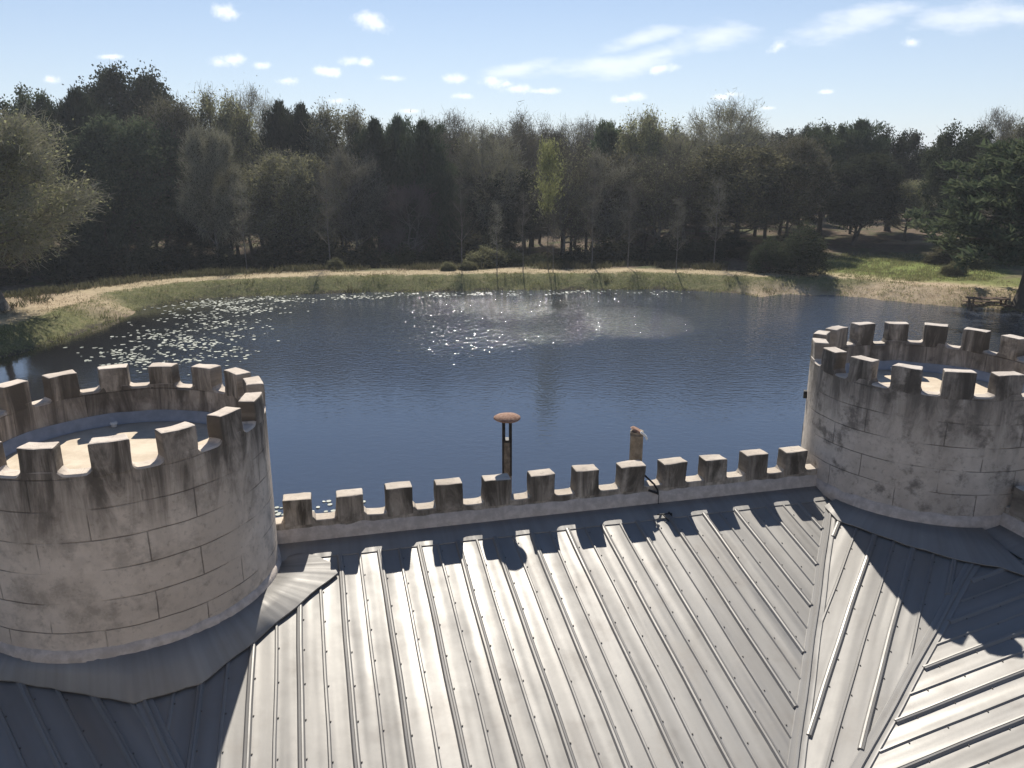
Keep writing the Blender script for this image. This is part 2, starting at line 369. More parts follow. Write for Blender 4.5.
def terrain(X, Y, D=None):
    if D is None: D = signed_shore(X, Y)
    D = D + .35 * vnoise(X, Y, .9, 1) + .2 * vnoise(X, Y, 2.1, 3)
    h = np.where(D < 0, np.maximum(D * .45, -1.5), .95 * sst(D, -.3, 2.3) + .06 * sst(D, 1, 6) * vnoise(X, Y, .8, 2))
    h = h - 2.0 * sst(D, 5.5, 13) * sst(Y, 48, 56) * (1 - sst(X, 10, 17)) + .9 * sst(D, 6, 45) + 17 * sst(np.hypot(X, Y), 260, 900)
    return h
def ground_z(x, y): return float(terrain(np.array([[x]]), np.array([[y]]))[0, 0])
gx = np.concatenate([[-2600, -1500, -800, -500, -300, -200, -140], np.arange(-100, 100.1, .8), [140, 200, 300, 500, 800, 1500, 2600]])
gy = np.concatenate([[-300, -200, -60, -20, 0, 8], np.arange(12, 110, .7), np.arange(112, 150, 3), [170, 210, 260, 330, 420, 520, 640, 800, 1000, 1500, 2600]])
GX, GY = np.meshgrid(gx, gy); GD = signed_shore(GX, GY); GZ = terrain(GX, GY, GD)
nx_, ny_ = len(gx), len(gy)
ii = (np.arange(ny_ - 1)[:, None] * nx_ + np.arange(nx_ - 1)[None]).ravel()
gm = mesh_np('ground', np.stack([GX.ravel(), GY.ravel(), GZ.ravel()], 1), np.stack([ii, ii + 1, ii + nx_ + 1, ii + nx_], 1), smooth=True)
def blob(u, v, z, rx, ry):
    c = on_z(u, v, z); return 1 - sst(np.hypot((GX - c[0]) / rx, (GY - c[1]) / ry) + .18 * vnoise(GX, GY, 1.1, 4), .6, 1.1)
lawn = np.clip(blob(885, 264, 1.2, 7, 7) + blob(940, 270, 1.2, 7, 3) + .7 * blob(985, 279, 1.2, 6, 3), 0, 1)
sand = np.clip(.9 * blob(830, 281, 1.1, 7, 1.6) + blob(900, 284, 1.1, 7, 2.2) + .8 * blob(965, 290, 1.1, 8, 2.0) + blob(912, 243, 1.4, 4, 1.5) + .6 * blob(770, 280, 1., 4, 1.3) + .7*blob(40, 300, 1.0, 8, 3), 0, 1)
for nme, arr in (('shore', GD), ('lawn', lawn), ('sand', sand)):
    a = gm.attributes.new(nme, 'FLOAT', 'POINT'); a.data.foreach_set('value', np.ascontiguousarray(arr.ravel(), np.float32))
tag(link('ground', gm, MAT['ground']), kind='structure')
def swell(P, d):       # push a clockwise outline outwards by d
    n = len(P); out = []
    for i in range(n):
        t = P[(i + 1) % n] - P[i - 1]; t = t / np.hypot(*t); out.append(P[i] + np.array([-t[1], t[0]]) * d)
    return out
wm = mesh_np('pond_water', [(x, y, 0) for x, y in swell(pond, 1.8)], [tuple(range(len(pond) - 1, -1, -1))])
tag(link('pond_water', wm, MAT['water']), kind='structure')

# ------------------------------------------------------------------ castle
LT = np.array([-4.606, 8.793]); RT = np.array([6.386, 11.773]); LR, RR = 1.68, 1.74
A0 = np.array([-3.049, 9.453]); WD = az(76.0); WN = az(-14.0)          # parapet base line, its direction and outward normal
ZB = ZC - 4.87
castle = empty('castle', (0, 9, .9), 'pale stucco castle with battlemented round towers and a ribbed metal roof', 'castle')

def block(fn, nx, ny, nz, jit, seed):
    """a block of masonry: fn maps unit cube (a,b,c) to space; slightly uneven faces"""
    mb = MB(); idx = {}; V = []
    def vid(i, j, k):
        if (i, j, k) not in idx:
            p = Vector(fn(i / nx, j / ny, k / nz)); nv = mnoise.noise_vector(p * 5 + Vector((seed, 0, 0)))
            idx[(i, j, k)] = len(V); V.append(tuple(p + nv * jit))
        return idx[(i, j, k)]
    F = []
    for i in range(nx):
        for j in range(ny):
            F.append((vid(i,j,0), vid(i,j+1,0), vid(i+1,j+1,0), vid(i+1,j,0))); F.append((vid(i,j,nz), vid(i+1,j,nz), vid(i+1,j+1,nz), vid(i,j+1,nz)))
    for i in range(nx):
        for k in range(nz):
            F.append((vid(i,0,k), vid(i+1,0,k), vid(i+1,0,k+1), vid(i,0,k+1))); F.append((vid(i,ny,k), vid(i,ny,k+1), vid(i+1,ny,k+1), vid(i+1,ny,k)))
    for j in range(ny):
        for k in range(nz):
            F.append((vid(0,j,k), vid(0,j,k+1), vid(0,j+1,k+1), vid(0,j+1,k))); F.append((vid(nx,j,k), vid(nx,j+1,k), vid(nx,j+1,k+1), vid(nx,j,k+1)))
    return V, F

def tower(name, c, R, nm, ph, ztop, zsill, zfloor, zbase, t, mat, mmat, label, band_h, seed):
    e = empty(name, (0, 0, 0)); e.parent = castle; e.location = Vector((c[0], c[1], .9)) - castle.location; tag(e, label)
    half = .185 / R; step = 2 * math.pi / nm
    # wall ring with an uneven crenellated sill
    nseg = nm * 22; rnd = random.Random(seed); lev = [rnd.uniform(-.02, .02) for _ in range(nm)]
    def sill(a):
        x = ((a - ph) / step) % 1.0; k = int(((a - ph) / step) // 1) % nm
        dx = min(x, 1 - x) * step           # angle from the nearest merlon
        edge = (dx - half) * R
        if edge < 0: return zsill + .06
        return zsill + lev[k] + .04 * math.exp(-edge / .018)
    prof_out = [.3, zbase - .6, zbase, zbase + .45, zbase + .9, zbase + 1.3, zsill - .25]
    V = []; F = []; UV = []; ncol = len(prof_out) + 4
    for i in range(nseg + 1):
        a = 2 * math.pi * i / nseg; ca, sa = math.cos(a), math.sin(a); s = sill(a)
        zs = prof_out + [s - .02]
        col = []
        for z in zs:
            w = mnoise.noise(Vector((ca * 3, sa * 3, z * 1.5 + seed))) * .008
            col.append((R + w, z))
        col += [(R - .02, s), (R - t + .02, s - .004), (R - t, s - .03), (R - t, zfloor - .05)]
        for r, z in col:
            V.append((c[0] + r * ca, c[1] + r * sa, z)); UV.append((a * R, z - zsill if True else 0))
    m = len(col)
    for i in range(nseg):
        for k in range(m - 1):
            F.append((i*m+k, (i+1)*m+k, (i+1)*m+k+1, i*m+k+1))
    mb = MB(); mb.add(V, F, UV)
    w = mb.build('wall', mat, e, smooth=True)
    for p in w.data.polygons: pass
    w.data.set_sharp_from_angle(angle=.6) if hasattr(w.data, 'set_sharp_from_angle') else None
    for k in range(nm):
        a0 = ph + k * step; dw = rnd.uniform(-.012, .012); dh = rnd.uniform(-.018, .018); hf = half + dw / R
        def fn(a, b, cc):
            ang = a0 - hf + 2 * hf * a; r = R - t + (t + .003) * b; z = zsill - .045 + (ztop + dh - zsill + .045) * cc
            return (c[0] + r * math.cos(ang), c[1] + r * math.sin(ang), z)
        Vv, Ff = block(fn, 4, 3, 5, .013, seed + k)
        mb = MB(); mb.add(Vv, Ff, [((a0 - hf) * R + (math.atan2(v[1] - c[1], v[0] - c[0]) - (a0 - hf) + math.pi) % (2 * math.pi) * R - math.pi * R, v[2] - zsill) for v in Vv]); mb.build('merlon', mmat, e, bevel=.018)
    # floor, membrane upturn round its edge
    def ring(r, z, n=96): return [(c[0] + r * math.cos(2*math.pi*i/n), c[1] + r * math.sin(2*math.pi*i/n), z) for i in range(n)]
    mb = MB(); n = 96; mb.add(ring(R - t + .01, zfloor) + ring(R - t + .01, zfloor - .12), [tuple(range(n)), tuple(range(2*n-1, n-1, -1))] + [(i, (i+1) % n, n+(i+1) % n, n+i) for i in range(n)]); mb.build('tower_floor', MAT['floor'], e)
    V = []; F = []
    for i in range(n):
        a = 2*math.pi*i/n; wob = .018 * mnoise.noise(Vector((math.cos(a) * 4, math.sin(a) * 4, seed)))
        for r, z in ((R - t - .11, zfloor + .006), (R - t - .05, zfloor + .03), (R - t - .014, zfloor + .135 + wob), (R - t + .005, zfloor + .135 + wob)):
            V.append((c[0] + r * math.cos(a), c[1] + r * math.sin(a), z))
    for i in range(n):
        for k in range(3): F.append((i*4+k, i*4+k+1, ((i+1) % n)*4+k+1, ((i+1) % n)*4+k))
    mb = MB(); mb.add(V, F); mb.build('membrane_upturn', MAT['membrane'], e, smooth=True)
    # rendered base band
    V = []; F = []; n = 160
    for i in range(n):
        a = 2*math.pi*i/n; wob = .03 * mnoise.noise(Vector((math.cos(a) * 7, math.sin(a) * 7, seed))); w2 = .008 * mnoise.noise(Vector((math.cos(a) * 20, math.sin(a) * 20, seed)))
        for r, z in ((R - .02, zbase + band_h + wob), (R + .012 + w2, zbase + band_h - .015 + wob), (R + .03 + w2, zbase + .05), (R + .05, zbase - .015), (R - .02, zbase - .12)):
            V.append((c[0] + r * math.cos(a), c[1] + r * math.sin(a), z))
    for i in range(n):
        for k in range(4): F.append((i*5+k, i*5+k+1, ((i+1) % n)*5+k+1, ((i+1) % n)*5+k))
    mb = MB(); mb.add(V, F); mb.build('base_band', MAT['mortar'], e, smooth=True)
    return e
tl = tower('round_tower', LT, LR, 16, 2.794, ZC - 2.655, ZC - 2.945, ZC - 3.41, ZC - 4.95, .20, MAT['stucco_l'], MAT['merlon_l'], 'nearer round tower at left, warm tan stucco with clear block joints', .11, 11)
tr = tower('round_tower', RT, RR, 17, 4.784, ZC - 2.72, ZC - 3.045, ZC - 3.50, ZC - 4.89, .20, MAT['stucco_r'], MAT['merlon_r'], 'farther round tower at right, grey weathered stucco with dark blotches', .17, 29)
def small_vent(p, parent):
    mb = MB(); mb.tube([p, p + np.array([0, 0, .05])], .035, 10); mb.tube([p + np.array([0, 0, .045]), p + np.array([0, 0, .07])], [.055, .04], 10); mb.build('drain_cap', MAT['white'], parent)
small_vent(np.array([-5.21, 9.93, ZC - 3.40]), tl); small_vent(np.array([6.46, 13.12, ZC - 3.49]), tr)
# scupper and arrow slit on the sunny side of the right tower
def polar_box(c, a, r0, r1, hw, z0, z1, name, mat, parent, bevel=.006):
    e1 = np.array([math.cos(a), math.sin(a)]); e2 = np.array([-e1[1], e1[0]]); mb = MB()
    P = [c + e1 * r + e2 * s for r, s in ((r0, -hw), (r1, -hw), (r1, hw), (r0, hw))]
    mb.add([(*p, z0) for p in P] + [(*p, z1) for p in P], [(0,3,2,1),(4,5,6,7),(0,1,5,4),(1,2,6,5),(2,3,7,6),(3,0,4,7)]); return mb.build(name, mat, parent, bevel=bevel)
a_sil = math.atan2(-RT[1], -RT[0]) - math.acos(RR / np.hypot(*RT))   # bearing of the tower's left limb
polar_box(RT, a_sil + .06, RR - .02, RR + .05, .05, ZC - 3.72, ZC - 3.60, 'scupper', MAT['black'], tr)
polar_box(RT, a_sil - .02, RR - .03, RR + .006, .035, ZC - 4.55, ZC - 4.2, 'window_slit', MAT['dark'], tr, 0)

# parapet walls
def parapet(P0, D, Nn, length, n_first, n_count, lab, seed, s_from, merlons=True, lv=1.0):
    """P0 base point on the inner face, D along, Nn outward"""
    e = empty('parapet_wall', (0, 0, 0)); e.parent = castle; e.location = Vector((P0[0], P0[1], .9)) - castle.location; tag(e, lab)
    zs, zt = ZC - 4.60, ZC - 4.275; off = .06; th = .23; rnd = random.Random(seed)
    pt = lambda s, o, z: (P0[0] + D[0] * s + Nn[0] * o, P0[1] + D[1] * s + Nn[1] * o, z)
    # wall body
    n = int(length / .035); V = []; F = []; UV = []
    for i in range(n + 1):
        s = s_from + length * i / n; ph = ((s - n_first) / .665) % 1.0; in_m = ph < .56 and merlons
        w = .008 * mnoise.noise(Vector((s * 4, seed, 0)))
        dz = .05 if in_m else w + .018 * math.exp(-min(ph - .56, 1 - ph) / .03) * merlons
        for o, z in ((off, .3), (off, ZB - .3), (off, zs - .06), (off + .004, zs + dz - .012), (off + .015, zs + dz), (off + th - .015, zs + dz), (off + th, zs + dz - .02), (off + th, .3)):
            V.append(pt(s, o + (w if z > 3 else 0), z)); UV.append((s, z - zt))
    for i in range(n):
        for k in range(7): F.append((i*8+k, i*8+k+1, (i+1)*8+k+1, (i+1)*8+k))
    mb = MB(); mb.add(V, F, UV); mb.build('wall', MAT['merlon'], e)
    for k in range(n_count if merlons else 0):
        s0 = n_first + .665 * k + rnd.uniform(-.012, .012); wd = .365 + rnd.uniform(-.015, .015); dh = rnd.uniform(-.02, .02); lean = rnd.uniform(-.012, .012)
        def fn(a, b, cc): return pt(s0 + wd * a + lean * cc, off - .006 + (th + .012) * b, zs - .06 + (zt + dh - zs + .06) * cc + .008 * (a - .5) * cc * (k % 3 - 1))
        Vv, Ff = block(fn, 4, 3, 5, .015, seed + k); mb = MB(); mb.add(Vv, Ff, [(v[0] + v[1] * .3, v[2] - zt + .1) for v in Vv]); mb.build('merlon', MAT['merlon'], e, bevel=.02)
    # mortar curb between wall and roof
    V = []; F = []; n = int(length / .06)
    for i in range(n + 1):
        s = s_from + length * i / n; w = .03 * mnoise.noise(Vector((s * 5, seed + 3, 0))); w2 = .01 * mnoise.noise(Vector((s * 14, seed + 3, 4)))
        for o, z in ((off + .03, zs - .075 + w), (off - .012 + w2, zs - .09 + w), (off - .035 + w2, ZB + .08), (-.01, ZB - .005), (.03, ZB - .15)): V.append(pt(s, o, z))
    for i in range(n):
        for k in range(4): F.append((i*5+k, i*5+k+1, (i+1)*5+k+1, (i+1)*5+k))
    mb = MB(); mb.add(V, F); mb.build('mortar_curb', MAT['mortar'], e, smooth=True)
    return e
pw = parapet(A0, WD, WN, 8.6, .10, 12, 'straight parapet wall with twelve merlons between the two round towers', 3, -.55)
W2 = az(166.0); N2 = az(76.0); B2 = np.array([6.68, 10.06])
parapet(B2, W2, N2, 6.0, .08, 8, 'parapet wall leaving the right tower towards the viewer', 5, -.6)
W0 = az(226.0); N0 = az(-44.0)
parapet(LT + az(-44) * .1, W0, N0, 6.0, 1.8, 4, 'parapet wall beyond the left tower', 8, 1.3)

# unseen keep added below the camera: its sunlit front bounces light onto the towers
kp = empty('added_bounce_keep', (0, 0, 0)); kp.parent = castle; kp.location = Vector((0, -3, .9)) - castle.location; tag(kp, 'broad unseen keep added below the viewpoint to bounce light')
mb = MB(); kr = 4.6; kv = [(kr * math.cos(math.pi / 8 + k * math.pi / 4) * 1.25, -4.1 + kr * math.sin(math.pi / 8 + k * math.pi / 4)) for k in range(8)]
mb.add([(x, y, .3) for x, y in kv] + [(x, y, 8.35) for x, y in kv] + [(x * .95, -4.1 + (y + 4.1) * .95, 8.35) for x, y in kv] + [(x * .95, -4.1 + (y + 4.1) * .95, 7.75) for x, y in kv],
       [(i, (i+1) % 8, 8+(i+1) % 8, 8+i) for i in range(8)] + [(8+i, 8+(i+1) % 8, 16+(i+1) % 8, 16+i) for i in range(8)] + [(16+i, 16+(i+1) % 8, 24+(i+1) % 8, 24+i) for i in range(8)] + [tuple(range(24, 32))])
mb.build('wall', MAT['inner'], kp)

# roof: an inward falling funnel of four pitched sheets with valleys between them
def plane_through(P, g): return (P[2] - float(g @ P[:2]), g)
def pz(pl, x, y): return pl[0] + pl[1][0] * x + pl[1][1] * y
def hit(u, v, pl):
    d = ray(u, v); t = (pl[0] - ZC + 0) ; c, g = pl
    t = (c - ZC) / (d[2] - g @ d[:2]); return np.array([0, 0, ZC]) + d * t
g1 = math.tan(math.radians(12.8)) * az(-14.1); P1 = plane_through(np.array([*A0, ZB]), g1)
s1a, s1b = hit(831, 508, P1), hit(796, 768, P1); sd = (s1a - s1b)[:2]
u2 = az(32.0); P2 = plane_through(s1a, u2 * (sd @ g1) / (sd @ u2))
s2a, s2b = hit(975, 560, P2), hit(861, 768, P2); sd2 = (s2a - s2b)[:2]
u3 = az(76.0); P3 = plane_through(s2a, u3 * (sd2 @ P2[1]) / (sd2 @ u3))
s0a, s0b = hit(143, 700, P1), hit(175, 768, P1); sd0 = (s0a - s0b)[:2]
u0 = az(-44.0); P0_ = plane_through(s0a, u0 * (sd0 @ g1) / (sd0 @ u0))
PL = [P0_, P1, P2, P3]; AZS = [-44.0, -14.1, 32.0, 76.0]
def clip(poly, n, d):          # keep n.p >= d
    out = []
    for i in range(len(poly)):
        a, b = poly[i], poly[(i + 1) % len(poly)]; fa, fb = n @ a - d, n @ b - d
        if fa >= 0: out.append(a)
        if (fa >= 0) != (fb >= 0): out.append(a + (b - a) * fa / (fa - fb))
    return out
dom = [np.array(p, float) for p in ((-14, 1.2), (14, 1.2), (14, 16), (-14, 16))]
dom = clip(dom, -WN, -(WN @ A0) - .04); dom = clip(dom, -N2, -(N2 @ B2) - .04); dom = clip(dom, -N0, -(N0 @ (LT + az(-44) * .1)) - .04)
dom = clip(dom, np.array([1.0, 0]), -9.5); dom = clip(dom, np.array([-1.0, 0]), -9.0)
roof = empty('roof', (0, 0, 0)); roof.parent = castle; roof.location = Vector((0, 6, 3.8)) - castle.location; tag(roof, 'ribbed galvanised metal roof falling inwards behind the parapet')
screws = MB(); VW = .075
specs = {0: (.25, .50, .257, .010), 1: (.117, .5133, .26, 0), 2: (None, .497, .25, 0), 3: (None, .50, .25, 0)}
# phases of facets 2 and 3 read from where their ribs run
off2 = hit(700 + 622/3.413*1, 543 + 130/3.413, P2)[:2] @ az(122.0)
ph2 = hit(780 + 565/6.4, 480 + 480/6.4, P2)[:2] @ az(122.0)
ph3 = hit(864 + 600/6.4, 648 + 320/6.4, P3)[:2] @ az(166.0)
for fi, (pl, a) in enumerate(zip(PL, AZS)):
    poly = list(dom)
    for fj, pj in enumerate(PL):
        if fj != fi: poly = clip(poly, pl[1] - pj[1], pj[0] - pl[0])
    if len(poly) < 3: continue
    du, do = az(a), az(a + 90)
    mb = MB()
    mb.add([(p[0], p[1], pz(pl, *p)) for p in poly] + [(p[0], p[1], pz(pl, *p) - .03) for p in poly],
           [tuple(range(len(poly))), tuple(range(2 * len(poly) - 1, len(poly) - 1, -1))] + [(i, len(poly) + i, len(poly) + (i + 1) % len(poly), (i + 1) % len(poly)) for i in range(len(poly))],
           [(p @ do, p @ du) for p in poly] * 2)
    rp = list(poly)
    for fj, pj in enumerate(PL):
        if fj != fi:
            gn = pl[1] - pj[1]; ln = np.linalg.norm(gn); rp = clip(rp, gn, pj[0] - pl[0] + VW * ln)
    if fi == 1: rp = clip(rp, -WN, -(WN @ A0) + .328)
    offs = [p @ do for p in rp]
    ph = {0: .25, 1: .117, 2: ph2, 3: ph3}[fi]; pitch = {0: .5133, 1: .5133, 2: .497, 3: .505}[fi]
    k0 = int(math.floor((min(offs) - ph) / pitch)); k1 = int(math.ceil((max(offs) - ph) / pitch))
    for k in range(k0, k1 + 1):
        for thick in (True, False):
            o = ph + k * pitch + (0 if thick else pitch / 2)
            if not (min(offs) + .03 < o < max(offs) - .03): continue
            # clip the line o against rp
            lo, hi = -1e9, 1e9
            for i in range(len(rp)):
                A, B = rp[i], rp[(i + 1) % len(rp)]; oa, ob = A @ do - o, B @ do - o
                if (oa > 0) != (ob > 0):
                    s = (A + (B - A) * oa / (oa - ob)) @ du
                    if lo < -1e8: lo = s
                    else: hi = s
            if hi > 1e8: continue
            lo, hi = min(lo, hi), max(lo, hi)
            if hi - lo < .12: continue
            prof = [(-.042, 0), (-.024, .027), (-.005, .031), (.0, .025), (.005, .031), (.021, .027), (.040, 0)] if thick else [(-.024, 0), (-.009, .017), (.008, .017), (.023, 0)]
            nn = max(2, int((hi - lo) / .35)); V = []; UV = []; F = []; m = len(prof)
            wob = random.random() * 9
            for i in range(nn + 1):
                s = lo + (hi - lo) * i / nn; w = .004 * math.sin(s * 1.7 + wob) + .0025 * math.sin(s * 4.1 + wob * 2)
                for q_, h_ in prof:
                    xy = du * s + do * (o + q_ + w); V.append((xy[0], xy[1], pz(pl, *xy) + (h_ if h_ else -.003))); UV.append((o + q_, s))
            for i in range(nn):
                for j in range(m - 1): F.append((i*m+j, i*m+j+1, (i+1)*m+j+1, (i+1)*m+j))
            F.append(tuple(range(m))); F.append(tuple(range((nn+1)*m-1, nn*m-1, -1)))
            mb.add(V, F, UV)
            s = lo + .15 + random.random() * .2
            while s < hi - .1:
                xy = du * s + do * (o + (.045 if thick else .03)); z = pz(pl, *xy)
                screws.tube([(xy[0], xy[1], z - .002), (xy[0], xy[1], z + .010)], [.0095, .007], 6); s += .46 + random.uniform(-.02, .02)
    mb.build('roof_panel', MAT['roof'], roof)
tag(screws.build('roof_screws', MAT['screw'], roof), kind='stuff')
# valley flashings
def valley(pa, pb, end_hi, end_lo, nm='valley_flashing'):
    d = end_hi - end_lo; L_ = np.hypot(*d); d = d / L_; nrm = np.array([-d[1], d[0]]); n = int(L_ / .3); V = []; F = []; UV = []
    top = lambda x, y: max(pz(pa, x, y), pz(pb, x, y))
    pr = [(-VW - .012, .003), (-VW, .017), (-.022, .014), (-.012, .036), (.010, .038), (.022, .014), (VW, .017), (VW + .012, .003)]
    for i in range(n + 1):
        c = end_lo + d * L_ * i / n; w = .004 * math.sin(i * 1.3)
        for o, h in pr:
            p = c + nrm * (o + w); V.append((p[0], p[1], top(*p) + h)); UV.append((o * 3, L_ * i / n))
    m = len(pr)
    for i in range(n):
        for j in range(m - 1): F.append((i*m+j, i*m+j+1, (i+1)*m+j+1, (i+1)*m+j))
    mb = MB(); mb.add(V, F, UV); return mb.build(nm, MAT['strip'], roof)
def isect(p, q, r):
    A = np.array([p[1] - q[1], q[1] - r[1]]); b = np.array([q[0] - p[0], r[0] - q[0]]); return np.linalg.solve(A, b)
J = isect(P1, P2, P3)
valley(P1, P2, s1a[:2], J); valley(P2, P3, s2a[:2] + (s2a - s2b)[:2] * .05, J)
d13 = np.array([-(P1[1] - P3[1])[1], (P1[1] - P3[1])[0]]); d13 /= np.linalg.norm(d13); d13 = d13 if d13[1] > 0 else -d13
valley(P1, P3, J, J - d13 * 3.2)
dv = (s0a - s0b)[:2]; dv /= np.linalg.norm(dv); valley(P0_, P1, s0a[:2] + dv * .1, s0a[:2] - dv * 7.0)

def top_roof(x, y): return max(pz(p, x, y) for p in PL)
# flashings that lie over the rib ends
def sheet(name, inner, outer):
    """strip between two polylines of 3-D points, turned down at its outer edge"""
    n = len(inner); V = []; F = []; UV = []
    for i in range(n):
        a, b = np.array(inner[i]), np.array(outer[i]); d = b - a; d /= np.linalg.norm(d) + 1e-9
        for j, (p, h) in enumerate(((a, .0), (a + (b - a) * .5, .004), (b, 0), (b + d * .003 - np.array([0, 0, .012]), 0))):
            V.append((p[0], p[1], p[2] + h)); UV.append((i * .2, j * .1))
    for i in range(n - 1):
        for j in range(3): F.append((i*4+j, i*4+j+1, (i+1)*4+j+1, (i+1)*4+j))
    mb = MB(); mb.add(V, F, UV); o = mb.build(name, MAT['strip'], roof, smooth=True); o.data.set_sharp_from_angle(angle=.7)
    m = o.modifiers.new('thick', 'SOLIDIFY'); m.thickness = .004
    return o
def on_roof(u, v, h=.04):
    for _ in range(1):
        best = None
        for p in PL:
            q_ = hit(u, v, (p[0] + h, p[1]))
            if q_[2] >= top_roof(q_[0], q_[1]) + h - 1e-3: best = q_
        return best
inner = []; outer = []
for i in range(60):
    s = -.3 + 8.3 * i / 59; b = A0 + WD * s - WN * (.335 + .005 * math.sin(s * 7)); a = A0 + WD * s + WN * .01
    inner.append((a[0], a[1], ZB + .02)); outer.append((b[0], b[1], top_roof(*b) + .012))
sheet('eave_flashing', inner, outer)
inner = []; outer = []
for i in range(40):
    s_ = -.15 + 5.4 * i / 39; a = B2 + W2 * s_ + N2 * .01; b = B2 + W2 * s_ - N2 * .32
    inner.append((a[0], a[1], ZB + .02)); outer.append((b[0], b[1], top_roof(*b) + .03))
sheet('eave_flashing', inner, outer)
def tower_apron(c, R, zbase, px, name='tower_flashing'):
    pts = [on_roof(u, v) for u, v in px]; dense = []
    for a, b in zip(pts[:-1], pts[1:]):
        m = max(2, int(np.linalg.norm(b - a) / .12))
        for k in range(m): dense.append(a + (b - a) * k / m)
    dense.append(pts[-1]); inn = []; out = []
    for p in dense:
        d = p[:2] - c; d = d / np.hypot(*d); w = .01 * math.sin(p[0] * 19)
        i_ = c + d * (R + .035); inn.append((i_[0], i_[1], zbase + .012)); out.append((p[0] + d[0] * w, p[1] + d[1] * w, max(p[2], top_roof(p[0], p[1]) + .024)))
    return sheet(name, inn, out)
tower_apron(LT, LR, ZC - 4.95, [(-60, 668), (15, 681), (134, 702), (200, 683), (255, 640), (318, 588), (337, 573), (331, 563), (318, 556), (300, 553)])
tower_apron(RT, RR, ZC - 4.89, [(824, 506), (838, 520), (872, 532), (905, 544), (960, 560), (1000, 567), (1040, 580)])

# ------------------------------------------------------------------ flues behind the parapet, cable bracket
cp = np.array([-.072, 10.97, ZC - 3.62])
fl = empty('flue_pipe', (cp[0], cp[1], .9), 'dark flue pipe with rusty mushroom cap standing behind the parapet', 'flue pipe', 'pipes behind the parapet')
mb = MB(); mb.tube([(cp[0], cp[1], .9), (cp[0], cp[1], cp[2] - .33)], .068, 20); mb.build('pipe', MAT['pipe'], fl, smooth=False)
for s in (-1, 1):
    mb = MB(); mb.tube([(cp[0] + s * .06, cp[1] - .045, 5.0), (cp[0] + s * .06, cp[1] - .045, cp[2] - .02)], .014, 6); mb.build('stay_rod', MAT['black'], fl)
mb = MB(); mb.tube([(cp[0], cp[1], cp[2] - .36), (cp[0], cp[1], cp[2] - .32)], .074, 20); mb.build('collar', MAT['black'], fl)
for k in range(4):
    a = math.pi / 4 + k * math.pi / 2
    mb = MB(); mb.tube([(cp[0] + .052 * math.cos(a), cp[1] + .052 * math.sin(a), cp[2] - .33), (cp[0] + .052 * math.cos(a), cp[1] + .052 * math.sin(a), cp[2] + .0)], .013, 6); mb.build('cap_support', MAT['black'], fl)
mb = MB(); V = []; n = 28; prof = [(.0, .062), (.07, .058), (.14, .040), (.19, .008), (.197, -.012), (.185, -.016), (.10, .012), (.0, .02)]
for i in range(n):
    a = 2 * math.pi * i / n
    for r, z in prof: V.append((cp[0] + r * math.cos(a) * (1 + .03 * math.sin(3 * a)), cp[1] + r * math.sin(a), cp[2] + z + .006 * math.sin(2 * a + 1) * r / .2))
m = len(prof); mb.add(V, [(i*m+j, i*m+j+1, ((i+1) % n)*m+j+1, ((i+1) % n)*m+j) for i in range(n) for j in range(m - 1)]); mb.build('cap', MAT['rust'], fl, smooth=True)

d = ray(637, 431); t = 11.35 / d[1]; p2 = np.array([d[0] * t, d[1] * t, ZC + d[2] * t])
f2 = empty('flue_pipe', (p2[0], p2[1], .9), 'stubby tan pipe with rusty lid hanging loose, behind the eighth merlon', 'flue pipe', 'pipes behind the parapet')
mb = MB(); mb.tube([(p2[0] - .01, p2[1], .9), (p2[0], p2[1], p2[2])], .098, 20); mb.build('pipe', simple('tan_pipe', (.20, .16, .115), (.34, .28, .21), 11, .8), f2, smooth=False)
mb = MB(); mb.tube([(p2[0] - .008, p2[1], p2[2] + .004), (p2[0] + .006, p2[1], p2[2] + .03)], [.105, .085], 20); mb.build('lid', MAT['rust'], f2)
mb = MB(); mb.tube([(p2[0] + .04, p2[1] - .09, p2[2] + .015), (p2[0] + .12, p2[1] - .10, p2[2] - .05), (p2[0] + .14, p2[1] - .10, p2[2] - .10)], .018, 6); mb.build('lid_hinge', MAT['white'], f2)
mb = MB(); mb.tube([(p2[0] + .0, p2[1], p2[2] - .06), (p2[0], p2[1], p2[2] - .03)], .103, 20); mb.build('collar', MAT['pipe'], f2)
# black cable that hooks over the crenel beside the eighth merlon
br = empty('cable_bracket', (2.36, 10.7, 4.6), 'black cable bracket hooked over the parapet right of the eighth merlon', 'cable bracket')
def wp(s, o, z): p = A0 + WD * s + WN * o; return (p[0], p[1], ZC + z)
mb = MB(); mb.tube([wp(5.12, .30, -4.40), wp(5.16, .14, -4.45), wp(5.28, .04, -4.57), wp(5.33, .02, -4.66), wp(5.33, .0, -4.72)], .014, 6); mb.build('cable', MAT['black'], br)
mb = MB(); mb.tube([wp(5.20, .06, -4.66), wp(5.33, .0, -4.70)], .017, 6); mb.build('clamp', MAT['black'], br)
mb = MB(); mb.tube([wp(5.34, -.005, -4.72), wp(5.33, -.02, -4.86)], .005, 5); mb.build('wire', MAT['black'], br)
gb = empty('gutter_bracket', (2.3, 10.4, 4.6), 'small black bracket lying on the roof edge below the eighth merlon', 'bracket')
mb = MB(); mb.tube([wp(5.20, -.29, -4.89), wp(5.42, -.30, -4.89)], .010, 6); mb.build('rail', MAT['black'], gb)
mb = MB(); mb.tube([wp(5.28, -.29, -4.89), wp(5.31, -.44, -4.935)], .010, 6); mb.tube([wp(5.38, -.27, -4.88), wp(5.40, -.34, -4.90)], .013, 6); mb.build('hook', MAT['black'], gb)

